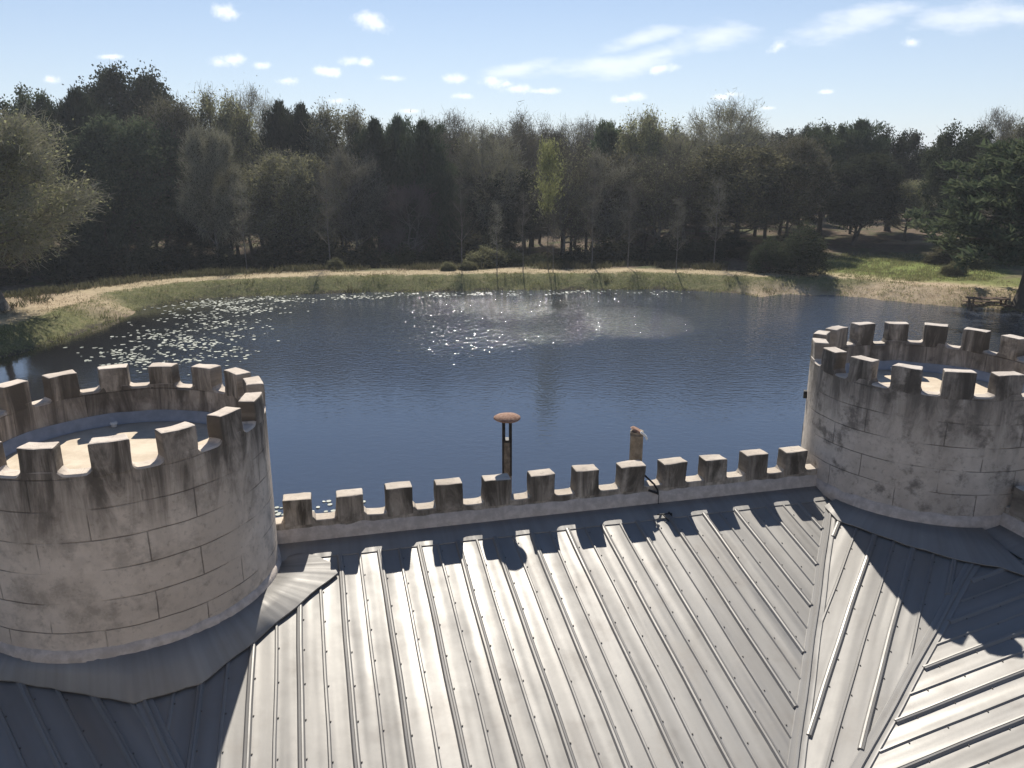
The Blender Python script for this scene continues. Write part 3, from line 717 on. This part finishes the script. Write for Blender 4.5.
# ------------------------------------------------------------------ trees
def quads_mesh(name, cen, U, Vv):
    n = len(cen); P = np.empty((n, 4, 3), np.float32)
    P[:, 0] = cen - U - Vv; P[:, 1] = cen + U - Vv; P[:, 2] = cen + U + Vv; P[:, 3] = cen - U + Vv
    return P
def unit(v): return v / (np.linalg.norm(v, axis=-1, keepdims=True) + 1e-9)
def rand_dir(r, n): return unit(r.normal(size=(n, 3)))
def leaves(r, cen, size, aspect=.6, flat=0.0):
    n = len(cen); a = rand_dir(r, n); a[:, 2] *= (1 - flat); a = unit(a); b = unit(np.cross(a, rand_dir(r, n)))
    s = size * r.uniform(.6, 1.4, n)[:, None]; return quads_mesh('', cen, a * s * .5, b * s * .5 * aspect)
def twigs(r, base, direc, ln, wd):
    n = len(base); side = unit(np.cross(direc, rand_dir(r, n)))
    L_ = ln * r.uniform(.5, 1.3, n)[:, None]; w = wd * r.uniform(.6, 1.4, n)[:, None]
    P = np.empty((n, 4, 3), np.float32); tip = base + direc * L_
    P[:, 0] = base - side * w * .5; P[:, 1] = base + side * w * .5; P[:, 2] = tip + side * w * .2; P[:, 3] = tip - side * w * .2
    return P
def limb_pts(a, b, r, n=5, bend=.12):
    a, b = np.array(a, float), np.array(b, float); L_ = np.linalg.norm(b - a); off = r.normal(size=3) * L_ * bend
    return [a + (b - a) * t + off * math.sin(math.pi * t) * (1 if t < 1 else 0) + np.array([0, 0, -L_ * .06 * math.sin(math.pi * t)]) for t in np.linspace(0, 1, n)]

PROTO_H, PROTO_R = 12.0, 4.0
def make_proto(kind, seed):
    """returns dict: trunk mesh, crown meshes [(name, mesh, material)] for a 12 m tree with a 4 m crown radius"""
    r = np.random.default_rng(seed); H, R = PROTO_H, PROTO_R; tb = MB(); clumps = []; outd = []
    if kind in ('bare', 'olive', 'oak', 'pink', 'pale'):
        cb = {'pale': .26, 'bare': .28, 'olive': .22, 'oak': .16, 'pink': .12}[kind]
        nst = 1 if kind in ('bare', 'olive', 'pale') else 2
        stems = []
        for s in range(nst):
            lean = r.normal(size=2) * (.35 if nst == 1 else 1.0); top = np.array([lean[0], lean[1], H * .72]); base = np.array([(s - (nst - 1) / 2) * .5, 0, 0])
            pts = [base + (top - base) * t + np.array([r.normal() * .12, r.normal() * .12, 0]) * (t > 0) for t in np.linspace(0, 1, 7)]
            tb.tube(pts, [.17 * (1 - .8 * t) + .015 + (.10 if t == 0 else 0) for t in np.linspace(0, 1, 7)], 7); stems.append(pts)
        nl = 26
        for i in range(nl):
            st = stems[i % nst]; f = cb + (.98 - cb) * ((i + r.random()) / nl) ** .9
            a = np.array(st[0]) + 0; k = min(5, int(f * 6)); a = st[k] + (st[k + 1] - st[k]) * (f * 6 - k)
            ang = i * 2.4 + r.normal() * .4
            zc = min(1.0, max(0.0, (f - cb) / (1 - cb)))
            # crown profile: round, widest at 40 %
            rad = R * math.sqrt(max(.06, 1 - ((zc - .40) / .66) ** 2)) * r.uniform(.72, 1.05)
            end = np.array([math.cos(ang) * rad, math.sin(ang) * rad, H * (cb + (1 - cb) * (.16 + .80 * zc)) + r.normal() * .3])
            pts = limb_pts(a, end, r); w0 = .075 * (1 - .55 * zc) + .01
            tb.tube(pts, [w0 * (1 - .8 * t) + .006 for t in np.linspace(0, 1, 5)], 5, False)
            clumps.append(end)
            for j in range(5):
                t = r.uniform(.35, .95); k = min(3, int(t * 4)); b = pts[k] + (pts[k + 1] - pts[k]) * (t * 4 - k)
                e2 = b + unit((b - np.array([0, 0, H * .35])) * .6 + r.normal(size=3) * 1.6 + np.array([0, 0, 1.0])) * r.uniform(.9, 1.9)
                tb.tube([b, (b + e2) / 2 + r.normal(size=3) * .08, e2], [.028, .016, .006], 4, False); clumps.append(e2); clumps.append((b + e2) / 2)
        cl = np.array(clumps); ctr = np.array([0, 0, H * .5])
        ec = np.array([0, 0, H * (cb + (1 - cb) * .50)]); es = np.array([R, R, H * (1 - cb) * .49]); qn = np.linalg.norm((cl - ec) / es, axis=1)
        lim = r.uniform(.82, 1.0, len(cl)); cl = np.where((qn > lim)[:, None], ec + (cl - ec) * (lim / qn)[:, None], cl)
        def scat(per, rad):
            c = np.repeat(cl, per, 0); return c + r.normal(size=c.shape) * rad * r.uniform(.5, 1.3, len(cl)).repeat(per)[:, None]
        if kind in ('bare', 'olive', 'pink', 'pale'):
            b = scat({'pale': 75, 'bare': 34, 'olive': 22, 'pink': 34}[kind], .42); dr = unit(unit(b - ctr) * .9 + r.normal(size=b.shape) * .75 + np.array([0, 0, .15]))
            outd.append(('crown', twigs(r, b, dr, .62, .030), {'pink': 'pinktwig', 'pale': 'paletwig'}.get(kind, 'twig')))
        if kind == 'pale':
            outd.append(('buds', leaves(r, scat(70, .48), .10), 'olive'))
        if kind == 'bare':
            outd.append(('buds', leaves(r, scat(26, .50), .085), 'olive'))
        if kind == 'olive':
            outd.append(('leaves', leaves(r, scat(85, .46), .125), 'olive'))
        if kind == 'oak':
            outd.append(('crown', leaves(r, scat(170, .40), .15), 'oak_leaf'))
    elif kind == 'cedar':
        pts = [np.array([r.normal() * .06, r.normal() * .06, H * t]) for t in np.linspace(0, .97, 8)]
        tb.tube(pts, [.16 * (1 - .9 * t) + .012 for t in np.linspace(0, 1, 8)], 7)
        P = []
        for i in range(110):
            f = .06 + .92 * (i / 110) ** .85; ang = i * 2.4 + r.normal() * .3; rad = R * (.22 + .78 * (1 - f) ** .6) * min(1, f * 6 + .3) * r.uniform(.45, 1.28) if f < .9 else R * .22 * (1 - f) * 8 * r.uniform(.5, 1)
            a = np.array([0, 0, H * f]); e = np.array([math.cos(ang) * rad, math.sin(ang) * rad, H * f + rad * .35 + r.normal() * .15])
            if i % 2 == 0: tb.tube([a, (a + e) / 2 + np.array([0, 0, -.1]), e], [.03, .02, .006], 4, False)
            n = 190; t = r.uniform(.3, 1.1, n)[:, None]; c = a + (e - a) * t + r.normal(size=(n, 3)) * (.22 + .12 * rad / R)
            P.append(c)
        c = np.concatenate(P); k = len(c); dr = unit(unit(np.c_[c[:, :2], np.zeros(k)]) * .5 + np.array([0, 0, 1.0]) + r.normal(size=(k, 3)) * .5)
        outd.append(('crown', twigs(r, c, dr, .32, .10), 'dark_leaf'))
    elif kind == 'pine':     # broad, drooping dark crown with upright leaf tufts
        pts = [np.array([.12 * math.sin(5 * t) + .4 * t, 0, H * .93 * t]) for t in np.linspace(0, 1, 9)]
        tb.tube(pts, [.20 * (1 - .85 * t) + .015 + (.1 if t == 0 else 0) for t in np.linspace(0, 1, 9)], 8); P = []; D_ = []
        for i in range(64):
            f = .33 + .65 * (i / 64); ang = i * 2.4 + r.normal() * .35; rad = R * (1.12 - .55 * max(0, f - .3) / .7 if f < .85 else .62 * (1 - f) / .15 + .18) * r.uniform(.6, 1.08)
            k = min(7, int(f * 8)); a = np.array([pts[k][0], 0, H * .93 * f]); e = a + np.array([math.cos(ang) * rad, math.sin(ang) * rad, rad * r.uniform(-.22, .22)])
            L_ = limb_pts(a, e, r, 5, .07); tb.tube(L_, [.06 * (1 - .8 * t) + .008 for t in np.linspace(0, 1, 5)], 5, False)
            for j in range(9):
                t = r.uniform(.3, 1.0); kk = min(3, int(t * 4)); b = L_[kk] + (L_[kk + 1] - L_[kk]) * (t * 4 - kk) + r.normal(size=3) * np.array([.45, .45, .3])
                n = 46; P.append(b + r.normal(size=(n, 3)) * .16); D_.append(unit(r.normal(size=(n, 3)) * .6 + np.array([0, 0, .8]) + unit(e - a) * .3))
        c = np.concatenate(P); dr = np.concatenate(D_); outd.append(('crown', twigs(r, c, dr, .42, .11), 'oak_leaf'))
    elif kind == 'narrow':
        pts = [np.array([r.normal() * .1, r.normal() * .1, H * t]) for t in np.linspace(0, .95, 7)]
        tb.tube(pts, [.11 * (1 - .9 * t) + .01 for t in np.linspace(0, 1, 7)], 6); P = []
        for i in range(46):
            f = .48 + .48 * r.random(); a = np.array([0, 0, H * f]); ang = r.random() * 6.28; rad = R * r.uniform(.2, 1.0) * (1 - .5 * abs(f - .72) / .25)
            e = a + np.array([math.cos(ang) * rad, math.sin(ang) * rad, rad * .5]); tb.tube([a, e], [.025, .006], 4, False)
            P.append(e + r.normal(size=(85, 3)) * np.array([.8, .8, .4]))
        outd.append(('crown', leaves(r, np.concatenate(P), .2), 'yellow_leaf'))
    elif kind == 'sapling':
        pts = [np.array([r.normal() * .15 * t, r.normal() * .15 * t, H * t]) for t in np.linspace(0, .95, 8)]
        tb.tube(pts, [.10 * (1 - .9 * t) + .012 for t in np.linspace(0, 1, 8)], 6); B = []
        for i in range(40):
            f = .35 + .6 * r.random(); k = min(6, int(f / .95 * 7)); a = pts[k]; ang = r.random() * 6.28; rad = R * r.uniform(.3, .9) * (1.2 - f)
            e = a + np.array([math.cos(ang) * rad, math.sin(ang) * rad, rad * .9]); tb.tube([a, e], [.025, .006], 4, False)
            for t in (.4, .7, 1.0): B.append(a + (e - a) * t + r.normal(size=(9, 3)) * .35)
        b = np.concatenate(B); outd.append(('crown', twigs(r, b, unit(r.normal(size=b.shape) + np.array([0, 0, .7])), .6, .028), 'twig'))
    elif kind == 'shrub':
        for i in range(9):
            ang = i * .7; tb.tube([(0, 0, 0), (math.cos(ang) * R * .4, math.sin(ang) * R * .4, H * .45), (math.cos(ang) * R * .7, math.sin(ang) * R * .7, H * .8)], [.10, .06, .02], 5, False)
        d_ = rand_dir(r, 130); d_[:, 2] = np.abs(d_[:, 2]) * 1.0; c = d_ * np.array([R * .82, R * .82, H * .82]) * r.uniform(.55, 1.05, 130)[:, None] + np.array([0, 0, H * .08])
        c = np.repeat(c, 95, 0) + r.normal(size=(130 * 95, 3)) * np.array([.45, .45, 1.1]); c[:, 2] = np.maximum(c[:, 2], .1)
        P = leaves(r, c, .22 if seed % 7 == 3 else .30); outd.append(('crown', P, 'olive' if seed % 2 else 'oak_leaf'))
    trunk = bpy.data.meshes.new('trunk'); trunk.from_pydata(tb.V, [], tb.F); trunk.update(); trunk.materials.append(MAT['pale_bark' if kind in ('pink', 'sapling', 'bare', 'pale') else 'bark'])
    trunk.polygons.foreach_set('use_smooth', np.ones(len(trunk.polygons), bool))
    parts = []
    for nme, P, mt in outd:
        me = mesh_np(nme, P.reshape(-1, 3), np.arange(len(P) * 4).reshape(-1, 4)); me.materials.append(MAT[mt]); parts.append((nme, me))
    return dict(trunk=trunk, parts=parts, raw=outd)
PROTO = {k: [make_proto(k, 100 + 7 * i + j) for j in range(n)] for i, (k, n) in enumerate((('bare', 3), ('olive', 3), ('oak', 2), ('pink', 1), ('pale', 2), ('cedar', 3), ('pine', 1), ('narrow', 1), ('sapling', 1), ('shrub', 2)))}
def place(name, label, cat, kind, u, Y, vtop, hw, group=None, variant=None, vref=160, vbase=None):
    """u: bearing as a picture column at row vref; Y: distance; vtop: row of the crown's top; hw: half width in pixels"""
    if kind not in ('sapling', 'shrub', 'pine', 'narrow') and 58 < Y < 79 and u < 780: Y = Y + 4 + 9 * (79 - Y) / 21
    k = ray(u, vref); x = Y * k[0] / k[1]; zt = ZC + Y * math.tan(math.atan((384 - vtop) / FPX) - TH); zg = ground_z(x, Y) - .06
    R = hw / FPX * Y / math.cos(TH) * .98; Hh = max(.3, zt - zg)
    group = group or {'tree': 'trees of the woods round the pond', 'oak_tree': 'trees of the woods round the pond', 'cedar_tree': 'trees of the woods round the pond', 'sapling': 'saplings along the far path', 'bush': 'bushes at the foot of the woods', 'shrub': 'shrubs at the end of the dirt path'}.get(name)
    p = PROTO[kind][(variant if variant is not None else rng.integers(0, 99)) % len(PROTO[kind])]
    e = bpy.data.objects.new(name, None); C.objects.link(e); e.location = (x, Y, zg); e.empty_display_size = .3
    e.rotation_euler = (0, 0, rng.random() * 6.28); e.scale = (R / PROTO_R, R / PROTO_R, Hh / PROTO_H); tag(e, label, cat, group)
    for nme, me in [('trunk', p['trunk'])] + p['parts']:
        o = bpy.data.objects.new(nme, me); C.objects.link(o); o.parent = e
    return e
T = place
T('tree', 'tall grey olive twiggy tree alone on the left bank, its trunk beside the water', 'tree', 'pale', 3, 46, 110, 92, variant=0, vref=300)
T('oak_tree', 'tallest dark round oak crown rising above the woods at left', 'tree', 'oak', 139, 92, 62, 46, variant=1)
T('oak_tree', 'dark evergreen at far left behind the lone bank tree', 'tree', 'oak', 38, 78, 88, 40, variant=0)
T('cedar_tree', 'dark cedar just left of the tallest round oak', 'tree', 'cedar', 86, 74, 93, 42, variant=1)
T('tree', 'olive tree standing below and right of the tallest oak', 'tree', 'olive', 172, 76, 98, 40, variant=0)
T('tree', 'pale spring green tree on the skyline right of the tallest oak', 'tree', 'olive', 222, 84, 92, 36, variant=1)
T('tree', 'slim grey bare tree with a straight trunk on the left of the far bank', 'tree', 'pale', 209, 61, 128, 29, variant=1)
T('tree', 'leafy dark tree in shade between the lone bank tree and the slim grey tree', 'tree', 'oak', 135, 68, 112, 48, variant=1)
T('cedar_tree', 'dark shaded cedar behind the trunk of the lone left bank tree', 'tree', 'cedar', 95, 64, 130, 40, variant=2)
T('cedar_tree', 'pair of pointed dark cedar tops left of centre, left one', 'tree', 'cedar', 283, 84, 104, 30, variant=2)
T('cedar_tree', 'pair of pointed dark cedar tops left of centre, right one', 'tree', 'cedar', 304, 82, 107, 28, variant=0)
T('tree', 'grey bare skyline tree left of the pointed cedar pair', 'tree', 'bare', 256, 90, 92, 32, variant=2)
T('oak_tree', 'low round olive oak with several trunks on the left of the far bank', 'tree', 'olive', 288, 64, 152, 50, variant=2)
T('tree', 'olive tree on the skyline right of the pointed cedar pair', 'tree', 'olive', 340, 78, 106, 36, variant=0)
T('cedar_tree', 'dark cedar behind the pale pink bare tree, left of three', 'tree', 'cedar', 376, 72, 122, 30, variant=1)
T('cedar_tree', 'dark cedar behind the pale pink bare tree, middle of three', 'tree', 'cedar', 399, 76, 118, 29, variant=2)
T('cedar_tree', 'dark cedar behind the pale pink bare tree, right of three', 'tree', 'cedar', 424, 70, 123, 32, variant=0)
T('cedar_tree', 'tall dark cedar reaching to the ground right of the pale pink tree', 'tree', 'cedar', 440, 66, 158, 30, variant=1)
T('tree', 'small pale pinkish bare tree at the back of the bank', 'tree', 'pink', 407, 62, 180, 30, variant=0)
T('tree', 'grey bare tree between the round olive oak and the pale pink tree', 'tree', 'bare', 352, 66, 150, 36, variant=1)
T('tree', 'bare brown skyline tree right of the three dark cedars', 'tree', 'bare', 450, 86, 112, 34, variant=0)
T('tree', 'olive grey tree before the skyline left of the yellow green tree', 'tree', 'bare', 488, 74, 128, 40, variant=2)
T('tree', 'rounded bare tree crown on the skyline above the yellow green tree', 'tree', 'bare', 524, 90, 113, 36, variant=1)
T('tree', 'slender yellow green tree in fresh leaf in the middle of the woods', 'tree', 'narrow', 549, 62.6, 147, 15, variant=0)
T('tree', 'dark bare tree with a straight trunk right of the yellow green tree', 'tree', 'bare', 566, 65, 134, 36, variant=2)
T('tree', 'bare skyline tree left of the lone dark pointed top', 'tree', 'bare', 576, 92, 117, 30, variant=0)
T('cedar_tree', 'lone dark pointed cedar top on the middle of the skyline', 'tree', 'pine', 608, 84, 117, 26, variant=0)
T('tree', 'grey brown bare tree below the lone dark pointed top', 'tree', 'bare', 612, 67, 152, 40, variant=1)
T('tree', 'olive skyline tree right of the lone dark pointed top', 'tree', 'olive', 648, 82, 112, 36, variant=1)
T('tree', 'bare tree with a leaning trunk, left of the big round olive tree', 'tree', 'bare', 662, 64, 150, 38, variant=0)
T('tree', 'tallest bare spreading tree on the skyline right of centre', 'tree', 'bare', 724, 84, 100, 44, variant=1)
T('tree', 'olive grey tree under the tallest bare spreading tree', 'tree', 'bare', 690, 72, 130, 40, variant=2)
T('tree', 'big round olive tree in front of the woods right of centre', 'tree', 'olive', 742, 63, 144, 58, variant=2)
T('tree', 'olive tree between the big round tree and the dark right group', 'tree', 'olive', 793, 76, 136, 36, variant=0)
T('shrub', 'dark rounded evergreen shrub at the water end of the dirt path', 'shrub', 'shrub', 803, 61, 224, 27, variant=1 - [i for i, p in enumerate(PROTO['shrub']) if p['raw'][0][2] == 'olive'][0], vref=250)
T('shrub', 'low dark shrub left of the rounded evergreen shrub', 'shrub', 'shrub', 770, 62, 238, 22, variant=1, vref=250)
T('oak_tree', 'dark evergreen behind the lawn, leftmost of three', 'tree', 'oak', 826, 84, 119, 28, variant=1)
T('cedar_tree', 'dark evergreen behind the lawn, middle of three', 'tree', 'cedar', 858, 86, 122, 34, variant=0)
T('oak_tree', 'dark evergreen behind the lawn, rightmost of three', 'tree', 'oak', 896, 88, 128, 30, variant=0)
T('oak_tree', 'dark shade tree standing over the lawn', 'tree', 'oak', 862, 78, 150, 36, variant=1)
T('tree', 'yellowish olive tree in the skyline gap at right', 'tree', 'olive', 926, 96, 150, 22, variant=1)
T('oak_tree', 'dark oak with a ragged top behind the picnic bench tree', 'tree', 'oak', 962, 72, 124, 34, variant=0)
T('tree', 'olive tree low behind the lawn at right', 'tree', 'olive', 915, 80, 180, 30, variant=2)
T('tree', 'tall bare tree on the skyline at far right', 'tree', 'bare', 1002, 84, 112, 32, variant=2)
T('tree', 'olive bare tree cut by the right picture edge', 'tree', 'olive', 1034, 76, 118, 34, variant=0)
T('tree', 'big glossy dark tree with drooping limbs beside the picnic table', 'tree', 'pine', 1022, 51, 132, 104, variant=0, vref=290)
for u, Y, vt, hw, lb in ((497, 60.4, 196, 18, 'thin sapling at the path left of the yellow green tree'), (523, 61.5, 185, 19, 'thin sapling straight below the yellow green tree'),
                         (553, 62, 210, 17, 'thin sapling right of the middle of the far bank'), (676, 61.5, 190, 20, 'thin leaning sapling on the far bank below the leaning tree')):
    T('sapling', lb, 'sapling', 'sapling', u, Y, vt, hw, vref=270)
for u, Y, vt, hw, lb in ((246, 65, 172, 24, 'slim bare grey tree left of the round olive oak'), (330, 65.5, 168, 26, 'slim bare grey tree right of the round olive oak'), (462, 64.5, 165, 24, 'slim bare grey tree between the dark cedars and the thin saplings'),
                         (592, 65, 158, 26, 'slim bare grey tree below the lone dark pointed top'), (628, 64.5, 175, 22, 'slim bare grey tree left of the leaning trunk'), (714, 65, 170, 24, 'slim bare grey tree left of the big round olive tree')):
    T('tree', lb, 'tree', 'sapling', u, Y, vt, hw, vref=262)
# hidden depth of the wood: one mass
def wood():
    r = np.random.default_rng(5); groups = {}
    spots = []
    for Y0, n in ((98, 22), (112, 22), (130, 24)):
        for i in range(n):
            u = -120 + 1270 * (i + r.random()) / n
            if 895 < u < 950: continue
            spots.append((u, Y0 + r.uniform(-5, 5), r.uniform(126, 142)))
    for i in range(64):
        u = -60 + 1150 * (i + r.random()) / 64
        if 815 < u < 1000: continue
        spots.append((u, r.uniform(78, 92), r.uniform(150, 200)))
    spots = [(a, b, c_, None) for a, b, c_ in spots]
    for i in range(70):
        u = -40 + 1100 * (i + r.random()) / 70
        if 818 < u < 965: continue
        spots.append((u, r.uniform(66, 76), r.uniform(232, 258), 'shrub'))
    for u, Y, vt, kd in spots:
        k = ray(u, 160); x = Y * k[0] / k[1]; zg = ground_z(x, Y); H = ZC + Y * math.tan(math.atan((384 - vt) / FPX) - TH) - zg
        kind = kd or r.choice(['bare', 'bare', 'olive', 'oak', 'cedar']); p = PROTO[kind][r.integers(0, len(PROTO[kind]))]; R = r.uniform(3, 4.6) * {'cedar': .6, 'shrub': .5}.get(kind, 1)
        a = r.random() * 6.28; ca, sa = math.cos(a), math.sin(a)
        tv = np.array([v.co for v in p['trunk'].vertices]); items = [('bark', None, tv)]
        for nme, P, mt in p['raw']:
            sel = r.random(len(P)) < .6; Q = P[sel]; c = Q.mean(1, keepdims=True); items.append((mt, 'q', (c + (Q - c) * 1.2)))
        for mt, t_, P in items:
            if t_ is None: continue
            Q = P.reshape(-1, 3); W = np.stack([(Q[:, 0] * ca - Q[:, 1] * sa) * R / PROTO_R + x, (Q[:, 0] * sa + Q[:, 1] * ca) * R / PROTO_R + Y, Q[:, 2] * H / PROTO_H + zg], 1)
            groups.setdefault(mt, []).append(W)
        tb.tube([(x, Y, zg), (x + r.normal() * .3, Y, zg + H * .7)], [.2, .05], 6, False)
    mats = list(groups); V = np.concatenate([np.concatenate(groups[m]) for m in mats]); F = np.arange(len(V)).reshape(-1, 4)
    nt = len(V); V2 = np.concatenate([V, np.array(tb.V)]); F2 = np.concatenate([F, np.array(tb.F) + nt])
    me = mesh_np('background_wood', V2, F2)
    idx = np.concatenate([np.full(sum(len(w) for w in groups[m]) // 4, i) for i, m in enumerate(mats)] + [np.full(len(tb.F), len(mats))]).astype(np.int32)
    for m in mats: me.materials.append(MAT[m])
    me.materials.append(MAT['bark']); me.polygons.foreach_set('material_index', idx)
    o = bpy.data.objects.new('background_wood', me); C.objects.link(o)
    tag(o, 'deep mixed wood of bare and evergreen trees filling in behind the bank trees', 'wood', kind='stuff')
tb = MB(); wood()

# ------------------------------------------------------------------ ground cover
def scatter_blades(name, label, pts, hgt, wid, mat, per=5, spread=.12, seed=1, lean=.35):
    r = np.random.default_rng(seed); c = np.repeat(pts, per, 0) + np.c_[r.normal(size=(len(pts) * per, 2)) * spread, np.zeros(len(pts) * per)]
    c[:, 2] -= .02
    d = unit(np.c_[r.normal(size=(len(c), 2)) * lean, np.ones(len(c))]); P = twigs(r, c, d, hgt, wid)
    me = mesh_np(name, P.reshape(-1, 3), np.arange(len(P) * 4).reshape(-1, 4)); me.materials.append(MAT[mat])
    o = bpy.data.objects.new(name, me); C.objects.link(o); return tag(o, label, 'plants', kind='stuff')
r_ = np.random.default_rng(21)
X = r_.uniform(-48, 48, 260000); Y = r_.uniform(33, 95, 260000); D = signed_shore(X, Y); Z = terrain(X, Y)
inview = np.abs(X) < Y * .72
patch = vnoise(X, Y, .6, 8) + .6 * vnoise(X, Y, 1.7, 2)
sel = inview & (D > -.25) & (D < 2.3) & (r_.random(len(X)) < np.clip(.5 + .5 * patch, .08, 1)); P = np.c_[X, Y, np.maximum(Z, .0)][sel]
scatter_blades('bank_grass', 'short green grass and weeds along the water edge', P, .11, .03, 'grass', 5, .14, 2)
sel = inview & (D > -.2) & (D < 1.6) & (r_.random(len(X)) < np.clip(-.35 + .7 * vnoise(X, Y, .8, 11) + .3 * vnoise(X, Y, 2.4, 4), 0, .6)); P = np.c_[X, Y, np.maximum(Z, .0)][sel]
scatter_blades('reeds', 'taller tufts of sedge and reed in patches at the water edge', P, .30, .035, 'grass', 6, .13, 12, .4)
sel = inview & (D > -.1) & (D < 1.9) & (r_.random(len(X)) < np.clip(-.25 + .4 * vnoise(X, Y, .45, 5), 0, .12)) & (X < 16); P = np.c_[X, Y, np.maximum(Z, .0)][sel]
scatter_blades('bank_weeds', 'dark leafy weeds in clumps along the water edge', P, .20, .06, 'oak_leaf', 5, .16, 9, .6)
sel = inview & (D > 2.0) & (D < 7.5) & (r_.random(len(X)) < np.clip(.12 + .35 * patch, .03, .6)); P = np.c_[X, Y, Z][sel]
scatter_blades('dry_grass', 'dry straw coloured grass along the dirt path', P, .10, .025, 'straw', 5, .14, 3)
sel = inview & (D > 4.6) & (D < 8.0) & (X < 17) & (r_.random(len(X)) < np.clip(.12 + .45 * patch, .0, .5)); P = np.c_[X, Y, Z][sel]
scatter_blades('brush', 'low olive brush and weeds at the foot of the woods', P, .45, .05, 'olive', 7, .28, 4, .5)
c_ = on_z(890, 264, 1.2); sel = (np.hypot((X - c_[0]) / 8, (Y - c_[1]) / 8) < 1.0) & (r_.random(len(X)) < np.clip(.35 + .35 * patch, .05, .9)); P = np.c_[X, Y, Z][sel]
scatter_blades('lawn_grass', 'bright green meadow grass behind the dirt path', P, .16, .035, 'grass', 7, .16, 6)
BUSH = [i for i, p in enumerate(PROTO['shrub']) if p['raw'][0][2] == 'olive'][0]
# waist-high shrubs at the foot of the wood
for i, (u, Y, vt, hw, lb) in enumerate(((448, 63, 262, 9, 'small green bush left of the thin saplings at the wood edge'), (468, 63.5, 261, 11, 'wide green bush left of the thin saplings at the wood edge'),
        (335, 64, 258, 10, 'small olive bush right of the round olive oak'), (485, 66, 247, 24, 'grey green thicket behind the thin saplings'), (880, 72, 252, 9, 'small bush at the left rear corner of the lawn'), (955, 60, 262, 14, 'pale bush behind the picnic table'),
        (935, 66, 254, 12, 'small bush at the right end of the lawn'), (975, 64, 250, 20, 'dark bush behind the picnic table tree'))):
    T('bush', lb, 'bush', 'shrub', u, Y, vt, hw, variant=BUSH, vref=262)

# lily pads
def lily():
    r = np.random.default_rng(31); cs = []
    def band(pts, n, wpx, hpx):
        for _ in range(n):
            k = r.integers(0, len(pts) - 1); t = r.random(); u = pts[k][0] + (pts[k+1][0] - pts[k][0]) * t + r.normal() * wpx; v = pts[k][1] + (pts[k+1][1] - pts[k][1]) * t + r.normal() * hpx
            pt_ = on_z(u, v, 0)[:2]
            if vnoise(pt_[0], pt_[1], 1.0, 3) + .5 * vnoise(pt_[0], pt_[1], 2.6, 1) < r.uniform(-.45, .25): continue
            cs.append(pt_)
    band([(230, 312), (205, 330), (170, 345), (120, 358)], 1000, 28, 8)
    band([(200, 306), (260, 304)], 620, 26, 5)
    band([(240, 303), (330, 298), (420, 295), (520, 294)], 480, 14, 1.3)
    band([(520, 293), (600, 292.5), (690, 292)], 110, 12, 1.0)
    band([(100, 363), (230, 352)], 260, 22, 6)
    for u, v in [(277, 508), (281, 520), (279, 528), (284, 515), (324, 502), (330, 505), (318, 508), (368, 512), (420, 508), (460, 502), (362, 515), (312, 512), (283, 535), (278, 515), (326, 512), (344, 498)]:
        cs.append(on_z(u, v, 0)[:2])
        cs.append(on_z(u + r.normal() * 4, v + r.normal() * 3, 0)[:2])
    V = []; F = []
    for c in cs:
        if signed_shore(np.array([[c[0]]]), np.array([[c[1]]]))[0, 0] > -.1: continue
        near = c[1] < 30
        R = r.uniform(.04, .09) if near else r.uniform(.04, .11); n = 8; b = len(V); tilt = r.normal(size=2) * .05
        for k in range(n):
            a = 2 * math.pi * k / n; x, y = R * math.cos(a), R * math.sin(a); V.append((c[0] + x, c[1] + y, .022 + x * tilt[0] + y * tilt[1]))
        F.append(tuple(range(b, b + n)))
    me = bpy.data.meshes.new('lily_pads'); me.from_pydata(V, [], F); me.update(); me.materials.append(MAT['lily'])
    o = bpy.data.objects.new('lily_pads', me); C.objects.link(o); m = o.modifiers.new('thick', 'SOLIDIFY'); m.thickness = .008
    tag(o, 'pale floating lily pads drifting near the far and left shores', 'lily pads', kind='stuff')
lily()

# picnic table by the right bank tree
def picnic():
    c = on_z(988, 297, .75); x, y = c[0], c[1]; z = ground_z(x, y)
    e = empty('picnic_table', (x, y, z), 'long dark timber picnic table beside the big bank tree', 'picnic table')
    a = -.10; ca, sa = math.cos(a), math.sin(a); L2 = 1.25
    def tb_(name, lo, hi):
        mb = MB(); mb.box(lo, hi); mb.V = [(x + v[0] * ca - v[1] * sa, y + v[0] * sa + v[1] * ca, z + v[2]) for v in mb.V]; return mb.build(name, MAT['wood'], e, bevel=.01)
    mb = MB()
    for k in range(5): mb.box((-L2, -.38 + k * .155, .74), (L2, -.38 + k * .155 + .14, .79))
    mb.V = [(x + v[0] * ca - v[1] * sa, y + v[0] * sa + v[1] * ca, z + v[2]) for v in mb.V]; mb.build('tabletop', MAT['wood'], e)
    for s in (-1, 1):
        tb_('seat', (-L2, s * .72 - .14, .42), (L2, s * .72 + .14, .46))
        for t in (-1, 1): tb_('leg', (t * 1.0 - .05, s * .30 - .05, -.08), (t * 1.0 + .05, s * .30 + .05, .74))
        tb_('crossbeam', (s * 1.0 + .051, -.80, .34), (s * 1.0 + .10, .80, .42))
picnic()

# thin scattering volume added to lift the dark trees, standing in for lens glare
def added_haze():
    mb = MB(); mb.box((-2800, -400, -4), (2800, 2800, 26)); q = NM('added_haze'); v = q.n('VolumePrincipled')
    v.inputs['Density'].default_value = .00046; v.inputs['Color'].default_value = (.86, .91, 1, 1); v.inputs['Anisotropy'].default_value = .25
    q.L.new(v.outputs[0], q.out.inputs['Volume']); o = mb.build('added_haze', q.m); tag(o, 'thin pale veil added over the scene in place of lens glare', 'added_haze', kind='stuff')
added_haze()
